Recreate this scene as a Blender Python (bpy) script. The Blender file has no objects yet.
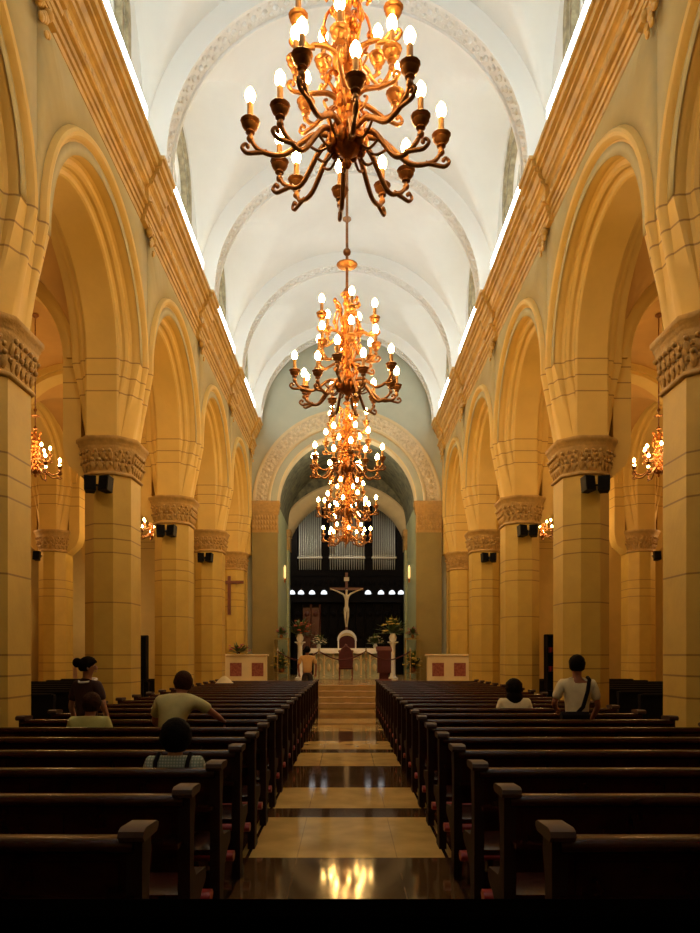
import bpy, math, random
from mathutils import Vector, Matrix, Euler
random.seed(7)
PI = math.pi
E = 1.62                      # eye height
COL = bpy.context.scene.collection

# ------------------------------------------------------------------ materials
def mat(name, col, rough=0.6, metal=0.0, noise=0.0, nscale=4.0, col2=None, bump=0.0, bscale=30.0,
        joints=None, emit=None, estr=0.0, spec=0.5, vor=0.0, coat=0.0, sss=0.0):
    m = bpy.data.materials.new(name); m.use_nodes = True
    nt = m.node_tree; N = nt.nodes; L = nt.links
    b = N['Principled BSDF']
    b.inputs['Roughness'].default_value = rough
    b.inputs['Metallic'].default_value = metal
    b.inputs['Specular IOR Level'].default_value = spec
    b.inputs['Coat Weight'].default_value = coat
    c4 = (col[0], col[1], col[2], 1)
    b.inputs['Base Color'].default_value = c4
    tc = N.new('ShaderNodeTexCoord')
    out = None
    if noise > 0:
        nz = N.new('ShaderNodeTexNoise'); nz.inputs['Scale'].default_value = nscale
        nz.inputs['Detail'].default_value = 5; nz.inputs['Roughness'].default_value = .6
        L.new(tc.outputs['Object'], nz.inputs['Vector'])
        cr = N.new('ShaderNodeValToRGB'); cr.color_ramp.elements[0].position = .32; cr.color_ramp.elements[1].position = .68
        c2 = col2 or tuple(x * (1 - noise) for x in col)
        cr.color_ramp.elements[0].color = (c2[0], c2[1], c2[2], 1); cr.color_ramp.elements[1].color = c4
        L.new(nz.outputs['Fac'], cr.inputs['Fac']); out = cr.outputs['Color']
    if joints:
        sep = N.new('ShaderNodeSeparateXYZ'); L.new(tc.outputs['Object'], sep.inputs[0])
        acc = None
        for z in joints:
            cmp = N.new('ShaderNodeMath'); cmp.operation = 'COMPARE'; cmp.inputs[1].default_value = z; cmp.inputs[2].default_value = .011
            L.new(sep.outputs['Z'], cmp.inputs[0])
            if acc is None: acc = cmp.outputs[0]
            else:
                ad = N.new('ShaderNodeMath'); ad.operation = 'MAXIMUM'; L.new(acc, ad.inputs[0]); L.new(cmp.outputs[0], ad.inputs[1]); acc = ad.outputs[0]
        mx = N.new('ShaderNodeMix'); mx.data_type = 'RGBA'
        ml = N.new('ShaderNodeMath'); ml.operation = 'MULTIPLY'; ml.inputs[1].default_value = .75; L.new(acc, ml.inputs[0])
        L.new(ml.outputs[0], mx.inputs[0])
        if out: L.new(out, mx.inputs[6])
        else: mx.inputs[6].default_value = c4
        mx.inputs[7].default_value = (col[0] * .3, col[1] * .22, col[2] * .2, 1)
        out = mx.outputs[2]
    if out: L.new(out, b.inputs['Base Color'])
    if bump > 0:
        if vor:
            t = N.new('ShaderNodeTexVoronoi'); t.inputs['Scale'].default_value = bscale; o = t.outputs['Distance']
        else:
            t = N.new('ShaderNodeTexNoise'); t.inputs['Scale'].default_value = bscale; t.inputs['Detail'].default_value = 4; o = t.outputs['Fac']
        L.new(tc.outputs['Object'], t.inputs['Vector'])
        bp = N.new('ShaderNodeBump'); bp.inputs['Strength'].default_value = bump; bp.inputs['Distance'].default_value = .03
        L.new(o, bp.inputs['Height']); L.new(bp.outputs['Normal'], b.inputs['Normal'])
    if emit:
        b.inputs['Emission Color'].default_value = (emit[0], emit[1], emit[2], 1)
        b.inputs['Emission Strength'].default_value = estr
    return m

PJ = [.6, 1.13, 1.38, 1.62, 2.54, 3.41, 3.65, 3.91]
M = {}
M['pier'] = mat('pier stone', (.55, .36, .065), .55, noise=.16, nscale=2.2, bump=.08, bscale=18, joints=PJ)
M['arch'] = mat('arch stone', (.66, .45, .12), .6, noise=.12, nscale=1.6, bump=.06, bscale=14, joints=[6.20, 6.48, 6.76])
M['wall'] = mat('painted wall', (.44, .37, .17), .7, noise=.14, nscale=1.3, bump=.05, bscale=10)
M['mould'] = mat('cornice plaster', (.66, .40, .09), .45, noise=.35, nscale=3, bump=.15, bscale=22)
M['frieze'] = mat('frieze plaster', (.72, .48, .20), .6, noise=.4, nscale=9, bump=.8, bscale=16, vor=1)
M['capital'] = mat('capital stone', (.50, .31, .095), .6, noise=.3, nscale=9, bump=.2, bscale=30)
M['vault'] = mat('vault plaster', (.78, .81, .80), .75, noise=.06, nscale=1.1, bump=.05, bscale=6)
M['rib'] = mat('rib plaster', (.78, .80, .79), .6, noise=.08, nscale=12, bump=.5, bscale=14, vor=1)
M['riblip'] = mat('rib edge', (.78, .80, .79), .6)
M['aisle'] = mat('aisle vault plaster', (.58, .33, .09), .7, noise=.15, nscale=1.2)
M['endwall'] = mat('grey green plaster', (.47, .50, .40), .75, noise=.1, nscale=1.2)
M['green'] = mat('pale green stone', (.42, .47, .28), .6, noise=.15, nscale=2)
M['pilaster'] = mat('ochre green pilaster', (.26, .20, .06), .6, noise=.15, nscale=2)
M['cream'] = mat('cream stone', (.70, .58, .34), .55, noise=.12, nscale=3, bump=.1)
M['creamorn'] = mat('cream carved stone', (.76, .64, .42), .6, noise=.35, nscale=10, bump=.8, bscale=9, vor=1)
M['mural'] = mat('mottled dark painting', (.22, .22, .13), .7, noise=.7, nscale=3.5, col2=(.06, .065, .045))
M['darkwood'] = mat('dark mahogany', (.034, .006, .003), .26, noise=.4, nscale=6, spec=.35)
M['endwood'] = mat('mahogany pew end', (.022, .006, .004), .6, noise=.4, nscale=6, spec=.15)
M['capwood'] = mat('worn pew cap wood', (.05, .02, .012), .5, spec=.25, noise=.35, nscale=14)
M['blackwood'] = mat('black brown wood', (.007, .005, .005), .7, noise=.3, nscale=5, spec=.12)
M['rearwood'] = mat('matt black wood', (.0008, .0006, .0005), .95, spec=0.0)
M['red'] = mat('red vinyl', (.30, .015, .012), .4, noise=.15)
M['redcloth'] = mat('dark red velvet', (.07, .006, .008), .8, noise=.3, nscale=12)
M['brass'] = mat('old gilt bronze', (.55, .20, .045), .35, metal=.8, noise=.5, nscale=14, bump=.2, bscale=40)
M['bronze'] = mat('dark bronze', (.34, .15, .05), .38, metal=.6, noise=.5, nscale=12)
M['candle'] = mat('ivory candle sleeve', (.30, .15, .04), .5, noise=.1)
M['bulb'] = mat('candle bulb', (1, .9, .7), .4, emit=(1, .57, .165), estr=116)
M['tube'] = mat('fluorescent tube', (1, 1, 1), .4, emit=(.88, .98, 1), estr=15)
M['tray'] = mat('white enamel tray', (.85, .86, .84), .4)
M['black'] = mat('black plastic', (.003, .003, .004), .6, spec=.2)
M['grille'] = mat('black grille cloth', (.004, .004, .005), .9, spec=.1, bump=.4, bscale=120)
M['white'] = mat('white linen', (.85, .85, .83), .7, noise=.06, nscale=8)
M['altar'] = mat('carved pale altar stone', (.50, .52, .36), .5, noise=.3, nscale=12, bump=.3, bscale=25)
M['step'] = mat('ochre marble', (.46, .29, .10), .25, noise=.25, nscale=4)
M['pipe'] = mat('organ pipe tin', (.50, .52, .50), .35, metal=.6, noise=.1)
M['ivory'] = mat('ivory carved figure', (.72, .60, .40), .5, noise=.1)
M['crosswood'] = mat('cross wood', (.16, .04, .02), .4, noise=.3)
M['globe'] = mat('white lamp shade', (.9, .92, .95), .4, emit=(.85, .93, 1), estr=1.3)
M['glassw'] = mat('obscured window glass', (.55, .52, .42), .25, noise=.25, nscale=3)
M['reveal'] = mat('window surround', (.48, .42, .26), .6, noise=.6, nscale=7, bump=.5, bscale=14, vor=1)
M['steel'] = mat('polished steel', (.55, .52, .45), .25, metal=.9, noise=.05)
M['leaf'] = mat('leaf green', (.08, .13, .03), .5, noise=.5, nscale=9)
M['bloomr'] = mat('orange red petals', (.50, .10, .04), .5, noise=.4, nscale=12)
M['bloomy'] = mat('yellow petals', (.55, .42, .08), .5, noise=.4, nscale=12)
M['bloomp'] = mat('pink petals', (.55, .10, .16), .5, noise=.4, nscale=12)
M['tile'] = mat('red patterned tile', (.16, .02, .02), .35, noise=.8, nscale=14, col2=(.34, .13, .09))
M['skin'] = mat('skin', (.36, .17, .09), .55, noise=.12, nscale=9)
M['skin2'] = mat('tanned skin', (.30, .11, .06), .55, noise=.12, nscale=9)
M['hair'] = mat('black hair', (.006, .003, .002), .85, spec=.1, noise=.4, nscale=30, bump=.4, bscale=60)
M['hairb'] = mat('brown hair', (.04, .014, .006), .85, spec=.1, noise=.4, nscale=30, bump=.4, bscale=60)
M['maroon'] = mat('dark maroon jersey', (.028, .005, .006), .85, noise=.3, nscale=10)
M['yshirt'] = mat('yellow green shirt', (.50, .50, .17), .85, noise=.3, nscale=6)
M['oshirt'] = mat('olive beige shirt', (.50, .46, .20), .85, noise=.25, nscale=6)
M['wshirt'] = mat('off white shirt', (.72, .64, .42), .85, noise=.2, nscale=7)
M['tshirt'] = mat('tan orange shirt', (.66, .38, .13), .85, noise=.2, nscale=7)
M['trouser'] = mat('dark trousers', (.02, .018, .02), .85, noise=.2)
M['strap'] = mat('dark webbing', (.006, .004, .006), .9, spec=.1)
M['floorwood'] = mat('dark red pew floor', (.10, .045, .025), .3, noise=.3, nscale=3)
M['pinkstone'] = mat('pink veined marble', (.70, .42, .30), .4, noise=.3, nscale=8)

def plaid():
    m = mat('plaid shirt', (.36, .38, .27), .85); nt = m.node_tree; N = nt.nodes; L = nt.links; b = N['Principled BSDF']
    tc = N.new('ShaderNodeTexCoord'); outs = []
    for ax, sc in (('X', 17.0), ('Z', 17.0)):
        w = N.new('ShaderNodeTexWave'); w.bands_direction = ax; w.inputs['Scale'].default_value = sc
        L.new(tc.outputs['Object'], w.inputs['Vector']); outs.append(w.outputs['Fac'])
    mu = N.new('ShaderNodeMath'); mu.operation = 'MULTIPLY'; L.new(outs[0], mu.inputs[0]); L.new(outs[1], mu.inputs[1])
    cr = N.new('ShaderNodeValToRGB'); cr.color_ramp.elements[0].color = (.22, .27, .20, 1); cr.color_ramp.elements[1].color = (.62, .60, .46, 1)
    L.new(mu.outputs[0], cr.inputs['Fac']); L.new(cr.outputs['Color'], b.inputs['Base Color']); return m
M['plaid'] = plaid()

def floor_mat():
    m = mat('polished marble floor', (.4, .3, .2), .08, spec=.32); nt = m.node_tree; N = nt.nodes; L = nt.links; b = N['Principled BSDF']
    tc = N.new('ShaderNodeTexCoord'); sep = N.new('ShaderNodeSeparateXYZ'); L.new(tc.outputs['Object'], sep.inputs[0])
    def mth(op, a, bb=None, c=None):
        n = N.new('ShaderNodeMath'); n.operation = op
        for i, v in enumerate((a, bb, c)):
            if v is None: continue
            if isinstance(v, (int, float)): n.inputs[i].default_value = v
            else: L.new(v, n.inputs[i])
        return n.outputs[0]
    p = mth('FLOORED_MODULO', mth('SUBTRACT', sep.outputs['Y'], 8.8), 4.75)
    p = mth('DIVIDE', p, 4.75)
    cr = N.new('ShaderNodeValToRGB'); cr.color_ramp.interpolation = 'CONSTANT'; el = cr.color_ramp.elements
    D = (.09, .045, .018, 1); Cc = (.62, .41, .13, 1)
    el[0].position = 0; el[0].color = D; el[1].position = 1.7 / 4.75; el[1].color = Cc
    for pos, c in ((3.12 / 4.75, D), (3.55 / 4.75, Cc)):
        e = el.new(pos); e.color = c
    L.new(p, cr.inputs['Fac'])
    ax = mth('ABSOLUTE', sep.outputs['X'])
    edge = mth('GREATER_THAN', ax, .86)
    bord = mth('COMPARE', ax, .80, .014)
    slab = mth('COMPARE', mth('FLOORED_MODULO', sep.outputs['X'], .8), .4, .004)
    nz = N.new('ShaderNodeTexNoise'); nz.inputs['Scale'].default_value = 3.2; nz.inputs['Detail'].default_value = 6; L.new(tc.outputs['Object'], nz.inputs['Vector'])
    def mix(f, a, c, mode='MIX'):
        n = N.new('ShaderNodeMix'); n.data_type = 'RGBA'; n.blend_type = mode
        for i, v in ((0, f), (6, a), (7, c)):
            if isinstance(v, (int, float, tuple)): n.inputs[i].default_value = v
            else: L.new(v, n.inputs[i])
        return n.outputs[2]
    nr = N.new('ShaderNodeMapRange'); nr.inputs[1].default_value = .3; nr.inputs[2].default_value = .7; nr.inputs[3].default_value = .72; nr.inputs[4].default_value = 1.1
    L.new(nz.outputs['Fac'], nr.inputs[0])
    c = mix(edge, cr.outputs['Color'], (.075, .035, .022, 1))
    c = mix(bord, c, (.03, .015, .01, 1))
    c = mix(mth('MULTIPLY', slab, .5), c, (.2, .12, .06, 1))
    c = mix(1.0, c, nr.outputs[0], 'MULTIPLY')
    L.new(c, b.inputs['Base Color'])
    r = N.new('ShaderNodeMapRange'); r.inputs[3].default_value = .03; r.inputs[4].default_value = .12; L.new(nz.outputs['Fac'], r.inputs[0]); L.new(r.outputs[0], b.inputs['Roughness'])
    return m
M['floor'] = floor_mat()

# ------------------------------------------------------------------ mesh builder
class MB:
    def __init__(s): s.v = []; s.f = []
    def add(s, vs, fs):
        n = len(s.v); s.v += [tuple(p) for p in vs]; s.f += [tuple(i + n for i in f) for f in fs]; return s
    def box(s, x0, x1, y0, y1, z0, z1):
        return s.add([(x0,y0,z0),(x1,y0,z0),(x1,y1,z0),(x0,y1,z0),(x0,y0,z1),(x1,y0,z1),(x1,y1,z1),(x0,y1,z1)],
                     [(3,2,1,0),(4,5,6,7),(0,1,5,4),(1,2,6,5),(2,3,7,6),(3,0,4,7)])
    def bbox(s, x0, x1, y0, y1, z0, z1, b=.01):      # bevelled along x axis edges
        prof = [(y0+b,z0),(y1-b,z0),(y1,z0+b),(y1,z1-b),(y1-b,z1),(y0+b,z1),(y0,z1-b),(y0,z0+b)]
        return s.prism_x(prof, x0, x1)
    def prism_x(s, prof, x0, x1):
        n = len(prof)
        vs = [(x0, p[0], p[1]) for p in prof] + [(x1, p[0], p[1]) for p in prof]
        fs = [tuple(range(n))[::-1], tuple(range(n, 2*n))] + [(i, (i+1)%n, (i+1)%n+n, i+n) for i in range(n)]
        return s.add(vs, fs)
    def prism_z(s, prof, z0, z1):
        n = len(prof)
        vs = [(p[0], p[1], z0) for p in prof] + [(p[0], p[1], z1) for p in prof]
        return s.add(vs, [tuple(range(n))[::-1], tuple(range(n, 2*n))] + [(i, (i+1)%n, (i+1)%n+n, i+n) for i in range(n)])
    def prism_y(s, prof, y0, y1):
        n = len(prof)
        vs = [(p[0], y0, p[1]) for p in prof] + [(p[0], y1, p[1]) for p in prof]
        return s.add(vs, [tuple(range(n)), tuple(range(n, 2*n))[::-1]] + [(i+n, (i+1)%n+n, (i+1)%n, i) for i in range(n)])
    def loft(s, rings, cap=True):
        n = len(rings[0]); base = len(s.v)
        for r in rings: s.v += [tuple(p) for p in r]
        for k in range(len(rings)-1):
            for i in range(n):
                j = (i+1) % n
                s.f.append((base+k*n+i, base+k*n+j, base+(k+1)*n+j, base+(k+1)*n+i))
        if cap:
            s.f.append(tuple(base+i for i in range(n))[::-1]); s.f.append(tuple(base+(len(rings)-1)*n+i for i in range(n)))
        return s
    def lathe(s, prof, seg=16, c=(0,0,0), sx=1, sy=1):
        return s.loft([[(c[0]+sx*r*math.cos(2*PI*i/seg), c[1]+sy*r*math.sin(2*PI*i/seg), c[2]+z) for i in range(seg)] for r, z in prof])
    def ball(s, c, r, seg=10, rings=6, sc=(1,1,1), rot=None):
        vs = []; 
        R = rot.to_matrix() if rot else None
        rr = []
        for k in range(rings+1):
            t = -PI/2 + PI*k/rings; q = max(math.cos(t), .02)
            ring = []
            for i in range(seg):
                p = Vector((r*sc[0]*q*math.cos(2*PI*i/seg), r*sc[1]*q*math.sin(2*PI*i/seg), r*sc[2]*math.sin(t)))
                if R: p = R @ p
                ring.append((p.x+c[0], p.y+c[1], p.z+c[2]))
            rr.append(ring)
        return s.loft(rr)
    def tube(s, pts, rad, seg=8):
        pts = [Vector(p) for p in pts]; n = len(pts)
        if isinstance(rad, (int, float)): rad = [rad]*n
        rings = []; up = Vector((0,0,1)); prev = None
        for i, p in enumerate(pts):
            d = (pts[min(i+1,n-1)] - pts[max(i-1,0)]).normalized()
            if prev is None:
                a = up if abs(d.z) < .9 else Vector((1,0,0)); u = d.cross(a).normalized()
            else:
                u = (prev - d*prev.dot(d))
                u = u.normalized() if u.length > 1e-5 else d.cross(Vector((1,.2,.1))).normalized()
            prev = u; w = d.cross(u)
            rings.append([p + (u*math.cos(2*PI*k/seg) + w*math.sin(2*PI*k/seg))*rad[i] for k in range(seg)])
        return s.loft(rings)
    def xf(s, mtx):
        s.v = [tuple(mtx @ Vector(p)) for p in s.v]; return s
    def mirror(s, sg):
        if sg < 0:
            s.v = [(-x, y, z) for x, y, z in s.v]; s.f = [f[::-1] for f in s.f]
        return s
    def mesh(s, name, m, smooth=38):
        me = bpy.data.meshes.new(name); me.from_pydata(s.v, [], s.f); me.update()
        me.materials.append(M[m] if isinstance(m, str) else m)
        if smooth:
            me.polygons.foreach_set('use_smooth', [True]*len(me.polygons))
            try: me.set_sharp_from_angle(angle=math.radians(smooth))
            except Exception: pass
        return me
    def build(s, name, m, parent=None, smooth=38, loc=(0,0,0), rot=(0,0,0)):
        o = bpy.data.objects.new(name, s.mesh(name, m, smooth)); COL.objects.link(o)
        o.location = loc; o.rotation_euler = rot
        if parent: o.parent = parent
        return o

def tag(o, label=None, cat=None, group=None, kind=None):
    if label: o['label'] = label
    if cat: o['category'] = cat
    if group: o['group'] = group
    if kind: o['kind'] = kind
    return o
def empty(name, loc=(0,0,0), rot=(0,0,0), label=None, cat=None, group=None, scale=None):
    o = bpy.data.objects.new(name, None); COL.objects.link(o); o.empty_display_size = .1
    o.location = loc; o.rotation_euler = rot
    if scale: o.scale = (scale,)*3
    return tag(o, label, cat, group)
def inst(name, me, parent=None, loc=(0,0,0), rot=(0,0,0), sc=None):
    o = bpy.data.objects.new(name, me); COL.objects.link(o); o.location = loc; o.rotation_euler = rot
    if sc: o.scale = sc
    if parent: o.parent = parent
    return o
def struct(o): o['kind'] = 'structure'; return o
KIDS = {}
def copy_tree(o, parent=None):
    c = o.copy(); COL.objects.link(c)
    if parent: c.parent = parent
    for ch in list(o.children): copy_tree(ch, c)
    return c
def spot(px, py, d):   # a point of the place seen at this distance down the nave
    return ((px-347)/720*d, d, E + (655-py)/720*d)

# ------------------------------------------------------------------ camera
cam = bpy.data.cameras.new('camera'); co = bpy.data.objects.new('camera', cam); COL.objects.link(co)
co.location = (0, 0, E); co.rotation_euler = (PI/2, 0, 0)
cam.sensor_fit = 'VERTICAL'; cam.sensor_height = 24; cam.lens = 720/933*24
cam.shift_y = 188.5/933; cam.shift_x = 3/933; cam.clip_start = .05; cam.clip_end = 100
sc = bpy.context.scene; sc.camera = co
sc.view_settings.view_transform = 'Standard'; sc.view_settings.look = 'None'; sc.view_settings.gamma = 1
sc.view_settings.exposure = 0.0
w = bpy.data.worlds.new('night'); w.use_nodes = True; sc.world = w
w.node_tree.nodes['Background'].inputs[0].default_value = (.02, .015, .01, 1); w.node_tree.nodes['Background'].inputs[1].default_value = .3

# ------------------------------------------------------------------ layout
B = 4.65; Y1 = 8.45; HB = B/2
PY = [Y1 + B*k for k in range(-3, 5)]          # pier centres
BAYS = [y + HB for y in PY[:-1]]               # arch centres between piers
YB = PY[0]; YE = 27.6                         # back and chancel wall
ZCAP = 5.42; ZC = 6.77; ZT = 9.9; XC = 4.25
VZ = 10.42; VR = 3.55; XU = 3.62               # vault spring, radius, clerestory face

# floor
struct(MB().box(-13.5, 13.5, YB, 37.5, -.1, 0).build('floor', 'floor', smooth=0))

# ------------------------------------------------------------------ arcade walls
half = [(1.525,.0),(1.525,.26),(1.545,.29),(1.60,.30),(1.63,.33),(1.63,.38),(1.655,.42),(1.72,.43),(1.745,.47),(1.745,.55),(1.77,.60),
        (1.93,.60),(1.945,.64),(1.975,.675),(2.02,.69),(2.06,.675),(2.085,.64),(2.10,.60),(2.175,.60)]
half = [(1.70+(r-1.525)*.9615, x) for r, x in half]
def arcade(xc, sides=(-1, 1)):
    mb = MB()
    prof = [(r, -x) for r, x in half[:0:-1]] + half       # (radius, offset from wall centre)
    n = len(prof)
    ca = math.atan2(ZT-ZC, HB)
    angs = sorted(set([k*PI/28 for k in range(29)] + [ca, PI-ca]))
    for yc in BAYS:
        st = []
        zs = [ZCAP + (ZC-ZCAP)*k/8 for k in range(8)]
        for z in zs: st.append(('s', 1, z))
        for a in angs: st.append(('a', a, 0))
        for z in reversed(zs): st.append(('s', -1, z))
        rows = []; bnd = []
        for kind, a, z in st:
            row = []
            for r, dx in prof:
                if kind == 's':
                    f = min(1, max(0, (z-ZCAP)/(ZC-ZCAP)))
                    yy = HB - r
                    ox = .41 - max(0, yy-.26)
                    x = dx
                    if r > 1.735: x = math.copysign(ox + (abs(dx)-ox)*f, dx)
                    row.append((xc + x, yc + a*r, z))
                else: row.append((xc + dx, yc + r*math.cos(a), ZC + r*math.sin(a)))
            rows.append(row)
            if kind == 's': bnd.append((a*HB, z))
            else:
                c, s_ = math.cos(a), math.sin(a)
                t = min(HB/abs(c) if abs(c) > 1e-6 else 1e9, (ZT-ZC)/s_ if s_ > 1e-6 else 1e9)
                bnd.append((t*c, ZC + t*s_))
        base = len(mb.v)
        for row in rows: mb.v += row
        for k in range(len(rows)-1):
            for i in range(n-1):
                mb.f.append((base+k*n+i, base+(k+1)*n+i, base+(k+1)*n+i+1, base+k*n+i+1))
        for side, idx in ((-1, 0), (1, n-1)):
            b2 = len(mb.v)
            for (by, bz), row in zip(bnd, rows):
                mb.v.append((row[idx][0], yc+by, bz))
            for k in range(len(rows)-1):
                q = (base+k*n+idx, base+(k+1)*n+idx, b2+k+1, b2+k)
                mb.f.append(q if side < 0 else q[::-1])
    return mb
def arc_extra(mb, xc):   # solid end stub between last pier and the end wall
    y0 = PY[-1]
    mb.box(xc-.6, xc+.6, y0, y0+.7, ZCAP, ZT); mb.box(xc-.45, xc+.45, y0+.45, y0+.7, 0, ZCAP)
    return mb
for nm, sg, xc in (('wall_left', -1, XC), ('wall_right', 1, XC), ('wall_left_outer', -1, XC+4.8), ('wall_right_outer', 1, XC+4.8)):
    mb = arcade(xc); arc_extra(mb, xc); mb.mirror(sg)
    struct(mb.build(nm, 'arch', smooth=30))

# flat spandrel paint: thin plaster skins on the nave face follow the arch curve
for nm, sg in (('wall_left_spandrels', -1), ('wall_right_spandrels', 1)):
    mb = MB()
    for yc in BAYS:
        ca = math.atan2(ZT-ZC, HB); angs = sorted(set([k*PI/28 for k in range(29)] + [ca, PI-ca]))
        r0 = 2.245; pts = []
        for a in angs:
            c, s_ = math.cos(a), math.sin(a)
            t = min(HB/abs(c) if abs(c) > 1e-6 else 1e9, (ZT-ZC)/s_ if s_ > 1e-6 else 1e9)
            pts.append(((yc+r0*c, ZC+r0*s_), (yc+t*c, ZC+t*s_)))
        for x, fl in ((3.642, 0),):
            base = len(mb.v)
            for p, q in pts: mb.v += [(x, p[0], p[1]), (x, q[0], q[1])]
            for k in range(len(pts)-1):
                q = (base+2*k, base+2*k+2, base+2*k+3, base+2*k+1); mb.f.append(q)
        # reveal ring between the outer roll and the inner orders is painted too
        base = len(mb.v)
        A = [k*PI/28 for k in range(29)]
        for a in A: mb.v += [(3.642, yc+1.915*math.cos(a), ZC+1.915*math.sin(a)), (3.642, yc+2.065*math.cos(a), ZC+2.065*math.sin(a))]
        for k in range(28): mb.f.append((base+2*k, base+2*k+2, base+2*k+3, base+2*k+1))
    mb.mirror(sg); o = struct(mb.build(nm, 'wall', smooth=30))
    md = o.modifiers.new('s', 'SOLIDIFY'); md.thickness = .006

# ------------------------------------------------------------------ cornice
cz = E
cprof = [(x, z-.12) for x, z in [(3.72,7.78),(3.63,7.79),(3.62,7.86),(3.66,7.875),(3.60,7.89),(3.59,7.95),(3.64,7.965),(3.57,7.98),(3.56,8.04),(3.61,8.055),(3.52,8.075),(3.50,8.10),(3.56,8.13),(3.565,8.36),(3.53,8.385),(3.54,8.40),
         (3.49,8.42),(3.48,8.47),(3.53,8.485),(3.46,8.51),(3.42,8.60),(3.48,8.615),(3.38,8.64),(3.38,8.70),(3.43,8.715),(3.33,8.74),(3.32,8.83),(3.36,8.845),(3.29,8.86),(3.28,8.92),(3.62,8.92),(3.72,8.92)]]
def cornice_run(mb, y0, y1, off=0, cap=True):
    pr = [(x-off, z+cz) for x, z in cprof]
    mb.prism_y(pr[::-1], y0, y1)
for n_, sg in ((1, -1), (2, 1)):
    mb = MB(); cornice_run(mb, YB, YE)
    for y in PY[1:]: cornice_run(mb, y-.42, y+.42, .07)
    mb.mirror(sg); struct(mb.build('trim_%d' % n_, 'mould', smooth=25))
    mb = MB(); y = YB + .2
    k = 0
    while y < YE-.1:
        near = min(abs(y-p) for p in PY) < .45
        x = 3.565 - (.07 if near else 0)
        mb.ball((x, y, cz+8.11+.035*math.sin(k*PI/2)), .06, 8, 4, (.35, 1.1, 1.0))
        mb.ball((x, y+.09, cz+8.11-.05*math.sin(k*PI/2)), .035, 6, 4, (.4, 1.2, 1.3))
        y += .19; k += 1
    mb.mirror(sg); struct(mb.build('trim_%d' % (n_+2), 'frieze', smooth=60))

# ------------------------------------------------------------------ nave vault
def groin(xc, hw, zs, crown_a, crown_b, yc, hy, nx=40, ny=36, thick=None):
    """ceiling of one bay: the higher of two crossing barrels"""
    vs = []; fs = []
    for j in range(ny+1):
        v = -1 + 2*j/ny; v = math.sin(v*PI/2)
        for i in range(nx+1):
            u = -1 + 2*i/nx; u = math.sin(u*PI/2)
            za = crown_a*math.sqrt(max(0, 1-u*u)); zb = crown_b*math.sqrt(max(0, 1-v*v))
            vs.append((xc+u*hw, yc+v*hy, zs + max(za, zb)))
    for j in range(ny):
        for i in range(nx):
            a = j*(nx+1)+i; fs.append((a, a+nx+1, a+nx+2, a+1))
    return vs, fs
mb = MB()
RW = .26
for yc in BAYS: mb.add(*groin(0, XU, VZ, VR+.05, 3.05, yc, HB-RW*.6, 56, 44))
struct(mb.build('ceiling', 'vault', smooth=50))
# last short strip above the final pier is covered by its rib

def rib(mb, y0, y1, ri, ro, zc, a0=0, a1=PI, seg=40, xc=0):
    rings = []
    for k in range(seg+1):
        a = a0+(a1-a0)*k/seg; c, s_ = math.cos(a), math.sin(a)
        rings.append([(xc+ri*c, y0, zc+ri*s_), (xc+ri*c, y1, zc+ri*s_), (xc+ro*c, y1, zc+ro*s_), (xc+ro*c, y0, zc+ro*s_)])
    mb.loft(rings)
tn = 5
for y in PY[1:]:
    mb = MB(); rib(mb, y-RW+.05, y+RW-.05, 3.27, 3.62, VZ)
    ht = 3.17
    k = 0
    for a in [i*PI/46 for i in range(1, 46)]:
        for dy, rr in ((-.11, .045), (.0, .06), (.11, .045)):
            mb.ball((3.265*math.cos(a + (.03 if dy else 0)), y+dy, VZ+3.265*math.sin(a+(.03 if dy else 0))), rr, 6, 4)
    struct(mb.build('trim_%d' % tn, 'rib', smooth=60)); tn += 1
    mb = MB()
    for s_ in (-1, 1):
        ya = y+s_*(RW-.05); rib(mb, min(ya, ya+s_*.06), max(ya, ya+s_*.06), 3.22, 3.62, VZ)
    struct(mb.build('trim_%d' % tn, 'riblip', smooth=60)); tn += 1

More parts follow.
